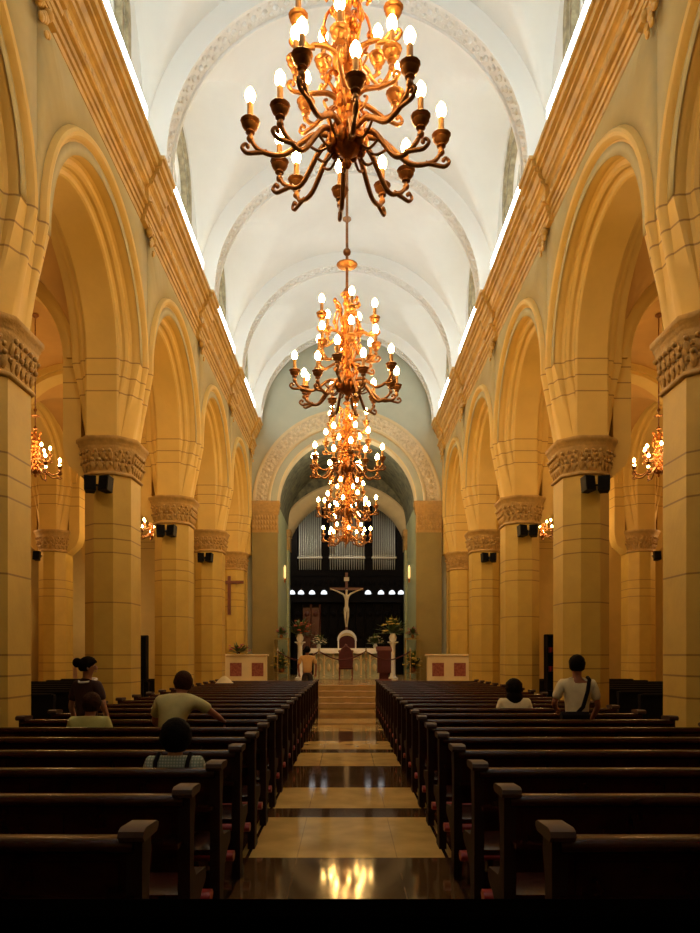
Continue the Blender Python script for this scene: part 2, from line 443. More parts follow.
# clerestory walls with arched windows
WH = .95; WS = VZ + 1.55; W0 = VZ + .25
wn = 1
for sg in (-1, 1):
    nm = 'wall_left_clerestory' if sg < 0 else 'wall_right_clerestory'
    mb = MB()
    for yc in BAYS:
        # ring: outer rectangle to arched opening
        inn = [(-WH, W0), (-WH, WS)] + [(-WH*math.cos(a), WS+WH*math.sin(a)) for a in [k*PI/16 for k in range(1, 16)]] + [(WH, WS), (WH, W0)]
        top = VZ + 3.3
        out = [(-HB, VZ-.1), (-HB, WS)] + [(-HB*1.0 + 2*HB*k/16, top) for k in range(1, 16)] + [(HB, WS), (HB, VZ-.1)]
        for x, fl in ((XU, 0), (XU+.30, 1)):
            base = len(mb.v)
            for p, q in zip(inn, out): mb.v += [(x, yc+p[0], p[1]), (x, yc+q[0], q[1])]
            m_ = len(inn)
            for k in range(m_-1):
                f = (base+2*k, base+2*k+2, base+2*k+3, base+2*k+1); mb.f.append(f if fl else f[::-1])
            f = (base, base+1, base+2*m_-1, base+2*m_-2); mb.f.append(f if fl else f[::-1])
    mb.mirror(sg); struct(mb.build(nm, 'vault', smooth=0))
    for yc in BAYS[1:]:
        wr = struct(empty('window_%d' % wn, (sg*(XU+.02), yc, W0))); wn += 1
        def arcpts(h, z0): return [(-h, z0), (-h, WS-W0)] + [(-h*math.cos(a), WS-W0+h*math.sin(a)) for a in [k*PI/20 for k in range(1, 20)]] + [(h, WS-W0), (h, z0)]
        def band(mb, h0, h1, x0, x1):
            A = arcpts(h0, 0); Bp = arcpts(h1, 0)
            mb.loft([[(x0, a[0], a[1]), (x0, b[0], b[1]), (x1, b[0], b[1]), (x1, a[0], a[1])] for a, b in zip(A, Bp)])
        s2 = sg
        mb = MB(); band(mb, .96, 1.14, -.07*s2, .02*s2); band(mb, .80, .95, -.02*s2, .27*s2); mb.build('surround', 'reveal', wr, smooth=30)
        mb = MB(); band(mb, .71, .80, .10*s2, .20*s2)
        for yy in (-.22, .22): mb.box(min(.12*s2,.17*s2), max(.12*s2,.17*s2), yy-.025, yy+.025, 0, WS-W0+math.sqrt(.71**2-yy*yy))
        for zz in (.5, 1.0, WS-W0): mb.box(min(.13*s2,.16*s2), max(.13*s2,.16*s2), -.73, .73, zz-.015, zz+.015)
        mb.build('frame', 'tray', wr, smooth=30)
        A = arcpts(.73, 0); mb = MB()
        x0, x1 = .17*s2, .18*s2
        n = len(A); mb.add([(x0, a[0], a[1]) for a in A]+[(x1, a[0], a[1]) for a in A], [tuple(range(n)), tuple(range(n, 2*n))[::-1]])
        mb.build('pane', 'glassw', wr, smooth=0)

# ------------------------------------------------------------------ aisle vaults and cross arches
for nm, sg, xc in (('ceiling_left_aisle', -1, 6.65), ('ceiling_right_aisle', 1, 6.65), ('ceiling_left_outer_aisle', -1, 11.45), ('ceiling_right_outer_aisle', 1, 11.45)):
    mb = MB()
    for yc in BAYS: mb.add(*groin(xc, 1.82, 6.9, 1.8, 1.72, yc, HB-.2, 24, 24))
    mb.mirror(sg); struct(mb.build(nm, 'aisle', smooth=50))
for sg in (-1, 1):
    for xc in (6.65, 11.45):
        mb = MB()
        for y in PY[1:]:
            rib(mb, y-.25, y+.25, 1.58, 1.9, 6.9, xc=xc, seg=24)
            rib(mb, y-.32, y-.25, 1.66, 1.9, 6.9, xc=xc, seg=24); rib(mb, y+.25, y+.32, 1.66, 1.9, 6.9, xc=xc, seg=24)
            for s_ in (-1, 1):
                xa = xc+s_*1.74; mb.box(xa-.16, xa+.16, y-.25, y+.25, ZCAP-.01, 6.9); e = xa-s_*.16; w_ = xa+s_*.22; pp = [(e, ZCAP-.01), (w_, ZCAP-.01), (w_, 4.75), (e+s_*.10, 5.0), (e+s_*.03, 5.2)]; mb.prism_y(pp if s_ < 0 else pp[::-1], y-.25, y+.25)
            if xc > 10: mb.box(xc+1.55, xc+1.9, y-.35, y+.35, 0, ZCAP)
        mb.mirror(sg); struct(mb.build('trim_%d' % tn, 'arch', smooth=40)); tn += 1
# aisle gallery fill: outer side walls, back and east walls
for nm, sg in (('wall_side_left', -1), ('wall_side_right', 1)):
    mb = MB().box(13.3, 13.5, YB, 31.2, 0, ZT); mb.mirror(sg); struct(mb.build(nm, 'arch', smooth=0))
mb = MB().box(-13.5, 13.5, YB-.2, YB, 0, 14.2); struct(mb.build('wall_back', 'wall', smooth=0))
for nm, sg in (('wall_east_left', -1), ('wall_east_right', 1)):
    mb = MB().box(3.7, 13.5, 31.0, 31.2, 0, ZT); mb.mirror(sg); struct(mb.build(nm, 'arch', smooth=0))
for nm, sg in (('ceiling_left_transept', -1), ('ceiling_right_transept', 1)):
    mb = MB().box(3.7, 13.5, PY[-1], 31.2, 8.75, 8.85); mb.mirror(sg); struct(mb.build(nm, 'aisle', smooth=0))

# ------------------------------------------------------------------ piers
def octo(hx, hy, ch):
    return [(-hx+ch,-hy),(hx-ch,-hy),(hx,-hy+ch),(hx,hy-ch),(hx-ch,hy),(-hx+ch,hy),(-hx,hy-ch),(-hx,-hy+ch)]
def oring(g, z, hx=.41, hy=.54, ch=.24):
    return [(x, y, z) for x, y in octo(hx+g, hy+g, ch+g*.4)]
ZS = 4.77
mb = MB(); mb.loft([oring(0, .0), oring(0, ZS)]); SHAFT = mb.mesh('shaft', 'pier', 25)
mb = MB(); mb.loft([oring(.09, 0), oring(.09, .30), oring(.05, .36), oring(.05, .5), oring(.005, .56)]); BASE = mb.mesh('base', 'pier', 25)
mb = MB()
mb.loft([oring(.0, ZS-.01), oring(.035, ZS), oring(.045, ZS+.02), oring(.035, ZS+.045), oring(.005, ZS+.06), oring(.02, ZS+.25), oring(.06, ZS+.42),
         oring(.08, ZS+.48), oring(.08, ZS+.51), oring(.10, ZS+.53), oring(.10, ZS+.57), oring(.13, ZS+.59), oring(.13, ZCAP+.0), oring(.08, ZCAP+.01)])
per = octo(.41, .54, .24); segs = [(per[i], per[(i+1) % 8]) for i in range(8)]
tot = sum(math.dist(a, b) for a, b in segs)
def at_per(s_):
    s_ %= tot
    for a, b in segs:
        d = math.dist(a, b)
        if s_ <= d:
            t = s_/d; nx, ny = (b[1]-a[1])/d, -(b[0]-a[0])/d
            return a[0]+(b[0]-a[0])*t, a[1]+(b[1]-a[1])*t, nx, ny
        s_ -= d
    return at_per(0)
for row, (zz, cnt, g, hgt) in enumerate(((ZS+.17, 26, .02, .10), (ZS+.33, 26, .045, .09))):
    for i in range(cnt):
        x, y, nx, ny = at_per((i+.5*row)*tot/cnt)
        ang = math.atan2(ny, nx)
        mb.ball((x+nx*g, y+ny*g, zz), hgt, 6, 5, (.38, .5, 1.0), Euler((0, .22, ang)))
        mb.ball((x+nx*(g+.05), y+ny*(g+.05), zz+hgt*.8), .034, 6, 4)
        x, y, nx, ny = at_per((i+.5+.5*row)*tot/cnt)
        mb.ball((x+nx*(g+.005), y+ny*(g+.005), zz+.02), .035, 5, 4)
CAPM = mb.mesh('capital', 'capital', 60)
ordn = ['first', 'second', 'third', 'fourth', 'fifth']
def pier(x, y, label, grp):
    p = empty('stone_pier', (x, y, 0), label=label, cat='pier', group=grp)
    inst('shaft', SHAFT, p); inst('base', BASE, p); inst('capital', CAPM, p)
    return p
for sg, sn in ((-1, 'left'), (1, 'right')):
    for k, y in enumerate(PY):
        idx = k-3
        if idx < 0: lab = 'ochre stone pier beside the viewer on the %s, outside the picture' % sn
        else: lab = 'ochre stone pier, %s along the %s of the nave, %s' % (ordn[idx], sn, ['cut by the picture edge', 'widest fully visible', 'third largest', 'fourth largest', 'against the chancel arch'][idx])
        pier(sg*XC, y, lab, 'nave piers with carved capitals')
    for k in (5, 6, 7):
        y = PY[k]
        pier(sg*(XC+4.8), y, 'ochre outer row pier on the %s, %s' % (sn, {6: 'behind the dark side benches', 7: 'last, hidden by nave piers', 5: 'nearest of its row'}[k]), 'piers between the side aisles')
# keystone corbels under the cornice at each pier
mb = MB()
for i in range(7):
    mb.ball((-.02-.012*i, .10*math.sin(i*2.1), .30-.07*i), .085-.007*i, 7, 5, (.6, 1, 1))
mb.ball((-.06, -.13, .22), .07, 7, 5); mb.ball((-.06, .13, .22), .07, 7, 5); mb.box(-.08, .03, -.2, .2, .30, .36)
CORB = mb.mesh('corbel', 'mould', 60)
for sg, sn in ((-1, 'left'), (1, 'right')):
    for k, y in enumerate(PY[3:]):
        o = inst('carved_bracket', CORB, None, (sg*3.62, y, 9.02), (0, 0, 0 if sg > 0 else PI))
        tag(o, 'leafy plaster bracket under the %s cornice, %s' % (sn, 'above the %s pier from the camera' % ordn[k]), 'bracket', 'brackets under the cornice')

# ------------------------------------------------------------------ loudspeakers
def speaker_pair(x, y, z, label, single=False):
    r = empty('wall_loudspeaker', (x, y, z), label=label, cat='loudspeaker', group='black loudspeakers on the piers')
    MB().box(-.05, .05, -.06, 0, -.03, .05).box(-.10, .10, -.085, -.06, -.0, .03).build('bracket', 'steel', r)
    for s_ in ((0,) if single else (-1, 1)):
        pr = [(-.10,-.10),(.10,-.10),(.07,.08),(-.07,.08)]
        mb = MB(); mb.prism_z(pr, -.13, .13)
        c = mb.build('cabinet', 'black', r, loc=(s_*.145, -.19, 0), rot=(math.radians(-8), 0, s_*-.35))
        MB().bbox(-.085, .085, -.112, -.098, -.115, .115, .004).build('grille', 'grille', c)
    return r
for sg, sn in ((-1, 'left'), (1, 'right')):
    for k in (4, 5, 6):
        speaker_pair(sg*(XC+.02), PY[k]-.54, 4.55, 'pair of black loudspeakers on the %s nave pier from the viewer, %s side' % (ordn[k-3], sn))
    speaker_pair(sg*(9.32), PY[6]-.54, 4.6, 'single small black loudspeaker on the outer aisle pier at the %s' % sn, True)

# ------------------------------------------------------------------ chancel arch
def arch_face(mb, yc_front, prof, zc, z0, seg=40):
    """prof: list of (radius, y) swept over an arch in the XZ plane"""
    rows = []
    for k in range(seg+1):
        a = PI*k/seg
        rows.append([(r*math.cos(a), y, zc+r*math.sin(a)) for r, y in prof])
    n = len(prof); base = len(mb.v)
    for r in rows: mb.v += r
    for k in range(seg):
        for i in range(n-1): mb.f.append((base+k*n+i, base+k*n+i+1, base+(k+1)*n+i+1, base+(k+1)*n+i))
def wall_with_arch(mb, y, ri, zc, hw, z0, z1, seg=40, thick=.5):
    ca = math.atan2(z1-zc, hw); angs = sorted(set([k*PI/seg for k in range(seg+1)]+[ca, PI-ca]))
    for yy, fl in ((y, 0), (y+thick, 1)):
        base = len(mb.v); pts = [(ri, z0, hw, z0)]
        for a in angs:
            c, s_ = math.cos(a), math.sin(a)
            t = min(hw/abs(c) if abs(c) > 1e-6 else 1e9, (z1-zc)/s_ if s_ > 1e-6 else 1e9)
            pts.append((ri*c, zc+ri*s_, t*c, zc+t*s_))
        pts.append((-ri, z0, -hw, z0))
        for p in pts: mb.v += [(p[0], yy, p[1]), (p[2], yy, p[3])]
        for k in range(len(pts)-1):
            f = (base+2*k, base+2*k+1, base+2*k+3, base+2*k+2); mb.f.append(f[::-1] if fl else f)
ZA = 7.43
mb = MB(); wall_with_arch(mb, YE, 2.68, ZA, 4.6, 0, 14.3); struct(mb.build('wall_chancel', 'endwall', smooth=0))
mb = MB(); arch_face(mb, YE, [(3.62, YE+.02), (3.62, YE-.06), (3.55, YE-.08), (3.50, YE-.06)], ZA, 0)
arch_face(mb, YE, [(3.06, YE-.05), (3.02, YE-.09), (2.96, YE-.09), (2.93, YE-.05), (2.93, YE), (2.86, YE+.02), (2.80, YE+.03), (2.76, YE+.06), (2.74, YE+.14), (2.70, YE+.16), (2.65, YE+.2), (2.64, YE+.3), (2.64, YE+.7)], ZA, 0)
struct(mb.build('trim_%d' % tn, 'cream', smooth=40)); tn += 1
mb = MB(); arch_face(mb, YE, [(3.50, YE-.04), (3.06, YE-.04)], ZA, 0)
for k in range(1, 48):
    a = PI*k/48
    mb.ball((3.28*math.cos(a), YE-.045, ZA+3.28*math.sin(a)), .085, 8, 4, (1, .35, 1)); 
    for rr in (3.14, 3.42): mb.ball((rr*math.cos(a+.03), YE-.045, ZA+rr*math.sin(a+.03)), .04, 6, 4, (1, .4, 1))
struct(mb.build('trim_%d' % tn, 'creamorn', smooth=60)); tn += 1
for sg, sn in ((-1, 'left'), (1, 'right')):
    p = empty('chancel_pilaster', (sg*3.12, YE-.12, 0), label='tall olive pilaster with dark carved capital carrying the %s foot of the chancel arch' % sn, cat='pilaster', group='pilasters of the chancel arch')
    MB().box(-.48, .48, -.12, .12, .0, 6.3).build('shaft', 'pilaster', p, smooth=0)
    mb = MB().box(-.50, .50, -.14, .14, 6.28, 6.36).box(-.49, .49, -.15, .13, 6.36, 7.0).box(-.52, .52, -.17, .15, 7.0, 7.06).box(-.56, .54, -.21, .17, 7.18, 7.3).box(-.58, .56, -.24, .19, 7.3, 7.46).box(-.53, .53, -.19, .16, 7.06, 7.18)
    for r_ in range(3):
        for i in range(9): mb.ball((-.43+.108*i, -.16, 6.45+.2*r_), .07, 6, 4, (.7, .5, 1.3))
    mb.build('capital', 'capital', p, smooth=50)
# chancel side walls, barrel, far arch
for nm, sg in (('wall_chancel_left', -1), ('wall_chancel_right', 1)):
    mb = MB().box(2.66, 2.9, YE+.3, 32.5, 0, ZA); mb.mirror(sg); struct(mb.build(nm, 'green', smooth=0))
    mb = MB().box(2.56, 2.68, 31.8, 32.45, .68, 6.25).mirror(sg); struct(mb.build('trim_%d' % tn, 'green', smooth=0)); tn += 1
    mb = MB().box(2.52, 2.70, 31.76, 32.5, 6.25, 6.85).box(2.48, 2.70, 31.7, 32.5, 6.85, 7.15).mirror(sg); struct(mb.build('trim_%d' % tn, 'capital', smooth=0)); tn += 1
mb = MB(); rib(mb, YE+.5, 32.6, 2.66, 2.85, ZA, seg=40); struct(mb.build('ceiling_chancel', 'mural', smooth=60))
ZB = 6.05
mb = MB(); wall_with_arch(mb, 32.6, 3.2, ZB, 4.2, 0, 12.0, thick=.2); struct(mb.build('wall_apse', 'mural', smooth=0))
mb = MB(); arch_face(mb, 31.4, [(3.36, 32.6), (3.36, 32.52), (3.28, 32.48), (3.20, 32.52), (3.10, 32.54), (3.04, 32.60), (2.96, 32.65), (2.88, 32.72), (2.78, 32.85), (2.78, 33.6)], ZB, 0)
struct(mb.build('trim_%d' % tn, 'cream', smooth=40)); tn += 1
mb = MB().box(-3.6, -3.4, 32.8, 37.2, 0, 11).box(3.4, 3.6, 32.8, 36.2, 0, 11); struct(mb.build('wall_organ_sides', 'blackwood', smooth=0))
struct(MB().box(-3.6, 3.6, 37.0, 37.2, 0, 11).build('wall_organ_back', 'blackwood', smooth=0))
struct(MB().box(-3.6, 3.6, 32.8, 37.2, 11, 11.2).build('ceiling_organ', 'blackwood', smooth=0))

# steps and platform
S0 = 21.6
st = empty('altar_steps', (0, S0, 0), label='broad ochre marble steps rising from the central aisle to the altar', cat='steps')
for i in range(4):
    MB().bbox(-3.60, 3.60, .3*i, (.3*(i+1) if i < 3 else 1.5), 0, .17*(i+1), .012).build('step', 'step', st)
struct(MB().box(-4.6, 4.6, S0+1.5, YE, .0, .68).box(-2.66, 2.66, YE, 37, .0, .68).build('floor_chancel', 'step', smooth=0))

# ------------------------------------------------------------------ organ
org = empty('pipe_organ', (0, 35.4, .68), label='large pipe organ with grey tin pipes in a dark case behind the chancel', cat='organ')
z0 = -.73
mb = MB()
mb.box(-2.9, 2.9, 0, .9, 0, 3.3+z0)
mb.box(-2.95, 2.95, -.1, .9, 5.55+z0, 5.85+z0)
for x in (-2.6, -1.05, 1.05, 2.6): mb.box(x-.16, x+.16, -.12, .6, 5.85+z0, 10.6+z0)
mb.box(-2.9, 2.9, .5, .9, 5.85+z0, 10.6+z0)
mb.build('case', 'blackwood', org, smooth=0)
mb = MB()
for i in range(24): mb.box(-2.85+.245*i, -2.72+.245*i, -.18, 0, 3.4+z0, 3.5+z0)
for i in range(24):
    mb.ball((-2.78+.243*i, -.08, 5.2+z0), .10, 6, 5, (.7, .5, 1.5)); mb.ball((-2.78+.243*i, -.06, 4.1+z0), .10, 6, 5, (.7, .5, 3.0))
mb.box(-2.9, 2.9, -.05, .3, 3.3+z0, 5.55+z0)
mb.build('carved_gallery', 'blackwood', org)
def pipe_mesh(r, h, foot):
    mb = MB(); mb.lathe([(.015, 0), (r, foot), (r, h)], 10); mb.box(-r*.7, r*.7, -r*1.02-.01, -r*.6, foot+.05, foot+.12)
    return mb
for x0, x1, n in ((-2.4, -1.25, 11), (-.88, .88, 15), (1.25, 2.4, 11)):
    for i in range(n):
        t = (i+.5)/n; x = x0+(x1-x0)*t; r = (x1-x0)/n*.40
        c = abs(t-.5)*2
        h = 3.9-.7*c if n == 15 else 3.4+.5*c
        pipe_mesh(r, h, .62).build('pipe', 'pipe', org, loc=(x, .2, 5.86+z0))
MB().box(-2.44, -1.21, -.02, .1, 6.42+z0, 6.50+z0).box(-.92, .92, -.02, .1, 6.42+z0, 6.50+z0).box(1.21, 2.44, -.02, .1, 6.42+z0, 6.50+z0).build('mouth_rail', 'pipe', org, smooth=0)

# choir stalls screen below
cs = empty('choir_stalls', (0, 34.2, .68), label='dark carved choir stalls across the back of the chancel', cat='choir stalls')
mb = MB().box(-2.56, 2.56, 0, .5, 0, 1.1).box(-2.56, 2.56, .3, .5, 1.1, 3.55).box(-2.56, 2.56, .0, .5, 3.45, 3.6)
mb.build('back_screen', 'blackwood', cs, smooth=0)
for i in range(12):
    x = -2.35+.427*i
    mb = MB(); mb.box(x-.18, x+.18, .24, .32, 1.2, 3.2); mb.lathe([(.02, 0), (.05, .1), (.03, .6), (.05, 1.1), (.03, 1.7), (.06, 2.2)], 8, (x+.2, .2, 1.15))
    mb.ball((x, .22, 2.9), .13, 8, 5, (1, .5, 1)); mb.ball((x, .22, 1.9), .10, 8, 5, (1, .4, 1.6))
    mb.build('stall_panel', 'crosswood' if i in (1, 2) else 'blackwood', cs, smooth=50)
for k, px in enumerate((292, 301, 312, 324, 368, 381, 392, 401)):
    x, y, z = spot(px, 592, 33.98)
    t = empty('stall_lamp', (x, y, z-.1), label='small white domed lamp over the choir stalls, %s on the %s side' % (['leftmost', 'second from left', 'third from left', 'rightmost'][k % 4], 'left' if k < 4 else 'right'), cat='lamp', group='white lamps over the choir stalls')
    mb = MB(); mb.lathe([(.14, 0), (.15, .03), (.13, .10), (.08, .16), (.02, .185)], 14); mb.build('shade', 'globe', t)
    MB().tube([(0, 0, .17), (0, .1, .25), (0, .20, .25)], .012, 6).build('arm', 'bronze', t)

# ------------------------------------------------------------------ skin helper and figures
def skin_mesh(name, verts, edges, radii, material, root=0, sub=2):
    me = bpy.data.meshes.new(name); me.from_pydata([tuple(v) for v in verts], edges, []); me.update()
    ob = bpy.data.objects.new(name, me); COL.objects.link(ob)
    md = ob.modifiers.new('skin', 'SKIN'); md.use_smooth_shade = True; md.branch_smoothing = .4
    for i, r in enumerate(radii):
        sv = me.skin_vertices[0].data[i]; sv.radius = (r, r) if isinstance(r, (int, float)) else r; sv.use_root = (i == root)
    if sub:
        m2 = ob.modifiers.new('sub', 'SUBSURF'); m2.levels = sub; m2.render_levels = sub
    dg = bpy.context.evaluated_depsgraph_get(); dg.update()
    res = bpy.data.meshes.new_from_object(ob.evaluated_get(dg))
    vs = [tuple(v.co) for v in res.vertices]; fs = [tuple(p.vertices) for p in res.polygons]
    bpy.data.objects.remove(ob); bpy.data.meshes.remove(me); bpy.data.meshes.remove(res)
    return vs, fs
def chain(pts, rad, mb, sub=1):
    v, f = skin_mesh('c', pts, [(i, i+1) for i in range(len(pts)-1)], rad, None, 0, sub); mb.add(v, f)
def hand(mb, wrist, direc, palmn, s_=1.0, side=1, curl=.35):
    """palm plus five bent fingers leaving the wrist in direc; palmn = palm normal"""
    d = Vector(direc).normalized(); nrm = Vector(palmn); nrm = (nrm - d*nrm.dot(d)).normalized(); lat = d.cross(nrm)*side
    W = Vector(wrist)
    chain([W-d*.03*s_, W+d*.02*s_, W+d*.055*s_, W+d*.085*s_], [(.026*s_,.020*s_), (.034*s_,.018*s_), (.040*s_,.016*s_), (.036*s_,.012*s_)], mb)
    for k, (o, l) in enumerate(((-.030, .075), (-.010, .085), (.011, .08), (.030, .062))):
        p = W + d*.075*s_ + lat*o*s_; pts = [p]; dd = d.copy(); 
        for q in range(3):
            dd = (dd + nrm*curl*(.6+.3*q)).normalized(); p = p + dd*l*s_*(.42, .33, .25)[q]; pts.append(p)
        chain(pts, [.0095*s_, .009*s_, .008*s_, .0065*s_], mb)
    p = W + d*.02*s_ - lat*.025*s_
    t1 = (d*.7 - lat*.8 + nrm*.3).normalized(); t2 = (d + nrm*.5 - lat*.1).normalized()
    chain([p, p+t1*.04*s_, p+t1*.04*s_+t2*.03*s_, p+t1*.04*s_+t2*.055*s_], [.013*s_, .011*s_, .010*s_, .007*s_], mb)

def person(name, origin, J, label, shirt, skin='skin', hair='hair', trousers='trouser', facing=0, s_=1.0, sleeve=.45, hairstyle='short', female=False, extra=None, headyaw=0, grp=None):
    """J: joints relative to origin, figure facing +Y: pelvis, chest, neck, head, l/r shoulder, elbow, wrist, hip, knee, ankle"""
    root = empty(name, origin, (0, 0, facing), label, 'person', grp)
    J = {k: Vector(v)*s_ for k, v in J.items()}
    mb = MB()
    P, W_, C, N_, H = J['pelvis'], J['waist'], J['chest'], J['neck'], J['head']
    hd = (H-N_).normalized()
    keys = ['pelvis', 'waist', 'chest', 'neckbase', 'neck']
    vs = [P, W_, C, C+(N_-C)*.75, N_, N_+(H-N_)*.55, H, H+hd*.075*s_]
    rd = [(.125*s_,.10*s_), (.10*s_,.08*s_), (.11*s_,.082*s_), (.055*s_,.05*s_), (.052*s_,.052*s_), (.062*s_,.07*s_), (.078*s_,.092*s_), (.062*s_,.075*s_)]
    ed = [(i, i+1) for i in range(7)]
    for sd in ('l', 'r'):
        sh, el, wr = J[sd+'sh'], J[sd+'el'], J[sd+'wr']
        b0 = len(vs); vs += [sh, sh.lerp(el, .5), el, el.lerp(wr, .5), wr]; rd += [.046*s_, .042*s_, .036*s_, .034*s_, .024*s_]
        ed += [(2, b0), (b0, b0+1), (b0+1, b0+2), (b0+2, b0+3), (b0+3, b0+4)]
        hp, kn, an, to = J[sd+'hip'], J[sd+'kn'], J[sd+'an'], J[sd+'to']
        b0 = len(vs); vs += [hp, hp.lerp(kn, .5), kn, kn.lerp(an, .4), an, to]; rd += [.085*s_, .075*s_, .052*s_, .05*s_, .036*s_, .032*s_]
        ed += [(0, b0), (b0, b0+1), (b0+1, b0+2), (b0+2, b0+3), (b0+3, b0+4), (b0+4, b0+5)]
    v, f = skin_mesh('b', vs, ed, rd, None, 0, 2); mb.add(v, f)
    # face on the head
    yaw = Matrix.Rotation(headyaw, 3, 'Z')
    def hp_(x, y, z): return H + (yaw @ Vector((x, y, z)))*s_
    mb.ball(hp_(0, .085, -.015), .018*s_, 8, 6, (.8, 1.2, 1.5)); mb.ball(hp_(0, .078, -.055), .02*s_, 8, 4, (1.3, .6, .4))
    for q in (-1, 1):
        mb.ball(hp_(q*.032, .075, .012), .013*s_, 8, 5, (1.2, .7, .7)); mb.ball(hp_(q*.082, 0, -.01), .026*s_, 8, 5, (.35, .7, 1.1))
    for sd, q in (('l', -1), ('r', 1)):
        wr, el = J[sd+'wr'], J[sd+'el']; d = (wr-el).normalized()
        hand(mb, wr, d, Vector((-q*.9, .3, -.2)), s_, side=q)
    mb.build('body', skin, root, smooth=80)
    # trousers
    vs = [P+Vector((0,0,.06*s_)), P]; rd = [(.138*s_,.115*s_), (.148*s_,.125*s_)]; ed = [(0, 1)]
    for sd in ('l', 'r'):
        hp, kn, an = J[sd+'hip'], J[sd+'kn'], J[sd+'an']; b0 = len(vs)
        vs += [hp, hp.lerp(kn, .5), kn, an+(kn-an)*.12]; rd += [.098*s_, .088*s_, .068*s_, .058*s_]; ed += [(1, b0), (b0, b0+1), (b0+1, b0+2), (b0+2, b0+3)]
    v, f = skin_mesh('t', vs, ed, rd, None, 0, 2); MB().add(v, f).build('trousers', trousers, root, smooth=80)
    mb = MB()
    for sd in ('l', 'r'):
        an, to = J[sd+'an'], J[sd+'to']; chain([an+Vector((0,-.03,-.03))*s_, an.lerp(to, .5)+Vector((0,0,-.02))*s_, to], [(.042*s_,.045*s_), (.046*s_,.04*s_), (.036*s_,.03*s_)], mb)
    mb.build('shoes', 'black', root, smooth=80)
    # shirt
    vs = [P+Vector((0,0,-.07*s_)), W_, C, C+(N_-C)*.88]; rd = [(.165*s_,.135*s_), (.150*s_,.122*s_), (.165*s_,.128*s_), (.072*s_,.068*s_)]; ed = [(0,1),(1,2),(2,3)]
    for sd in ('l', 'r'):
        sh, el = J[sd+'sh'], J[sd+'el']; b0 = len(vs)
        vs += [sh+Vector((0,0,.005)), sh.lerp(el, .45), sh.lerp(el, sleeve*1.8)]; rd += [.074*s_, .066*s_, .062*s_]; ed += [(2, b0), (b0, b0+1), (b0+1, b0+2)]
    v, f = skin_mesh('s', vs, ed, rd, None, 0, 2); MB().add(v, f).build('shirt', shirt, root, smooth=80)
    # hair
    mb = MB()
    def cap(rx, ry, rz, oz, oy, zmin):
        rings = []; seg = 20
        for k in range(13):
            ring = []
            for i in range(seg):
                a = 2*PI*i/seg; front = max(0.0, math.sin(a))**.6
                tmin = math.asin(max(-.93, min(.9, (zmin if front == 0 else zmin+(.03-zmin)*min(1, front*1.25))/rz)))
                t = PI/2-.03 + (tmin-PI/2+.03)*k/12
                q = math.cos(t)*(1 if k < 12 else .9); j = 1 + (.03*math.sin(a*9+k)+.025*math.sin(a*5-k*2))*(1 if k > 1 else 0)
                p = yaw @ Vector((rx*q*j*math.cos(a), ry*q*j*math.sin(a)+oy, rz*math.sin(t)+oz))
                ring.append(H+p*s_)
            rings.append(ring)
        mb.loft(rings)
    if hairstyle == 'short': cap(.098, .112, .118, .022, -.012, -.085)
    elif hairstyle == 'thick': cap(.116, .125, .135, .02, -.015, -.12)
    elif hairstyle == 'bun': cap(.10, .115, .115, .02, -.012, -.07); mb.ball(hp_(0, -.135, .055), .06*s_, 12, 8, (1, .9, 1))
    elif hairstyle == 'long': cap(.115, .125, .125, .02, -.015, -.17); mb.ball(hp_(0, -.05, -.11), .11*s_, 14, 8, (1.05, .75, 1.1))
    mb.build('hair', hair, root, smooth=80)
    if extra: extra(root, J, s_)
    return root
def standing(**kw):
    J = dict(pelvis=(0,0,.93), waist=(0,0,1.08), chest=(0,0,1.30), neck=(0,.0,1.47), head=(0,.015,1.585),
             lsh=(-.185,0,1.385), lel=(-.23,-.02,1.10), lwr=(-.22,.05,.86), rsh=(.185,0,1.385), rel=(.23,-.02,1.10), rwr=(.22,.05,.86),
             lhip=(-.09,0,.88), lkn=(-.10,.02,.49), lan=(-.10,-.02,.08), lto=(-.11,.15,.035), rhip=(.09,0,.88), rkn=(.10,.02,.49), ran=(.10,-.02,.08), rto=(.11,.15,.035))
    J.update(kw); return J
def sitting(h=.45, **kw):
    J = dict(pelvis=(0,0,.12), waist=(0,0,.26), chest=(0,-.01,.47), neck=(0,.02,.615), head=(0,.045,.72),
             lsh=(-.175,0,.555), lel=(-.21,.02,.29), lwr=(-.14,.24,.20), rsh=(.175,0,.555), rel=(.21,.02,.29), rwr=(.14,.24,.20),
             lhip=(-.09,.03,.09), lkn=(-.12,.44,.10), lan=(-.12,.44,-.36), lto=(-.13,.60,-.41), rhip=(.09,.03,.09), rkn=(.12,.44,.10), ran=(.12,.44,-.36), rto=(.13,.60,-.41))
    J.update(kw); return J

# ------------------------------------------------------------------ pews
PY0 = 2.75; PS = .825; NP = 21; PX0, PX1 = .80, 3.46
LEN = PX1-PX0
SEAT = .45
prof_end = [(-.045,0),(-.045,.93),(.075,.93),(.085,.86),(.055,.76),(.045,.56),(.10,.50),(.34,.47),(.365,.45),(.36,.41),(.33,.39),(.24,.37),(.14,.30),(.09,.18),(.09,.09),(.16,.04),(.16,0)]
ENDM = MB().prism_x(prof_end, -.03, .03).mesh('end_panel', 'endwood', 30)
mb = MB().prism_x([(-.075,.925),(.10,.925),(.125,.94),(.125,.955),(.095,.968),(-.055,.975),(-.085,.965),(-.095,.945)], -.048, .048); CAPPEW = mb.mesh('cap', 'capwood', 30)
PANM = MB().prism_x([(.005,.10),(.03,.10),(.03,.44),(.005,.44)], -.02, .02)
mb = MB().prism_x([(-.03,.55),(.0,.55),(.0,.88),(-.03,.88)], 0, LEN)
for i in range(5):
    a = .06+LEN/5*i; mb.box(a, a+LEN/5-.12, -.04, -.03, .60, .84)
BACKM = mb.mesh('back_panel', 'darkwood', 30)
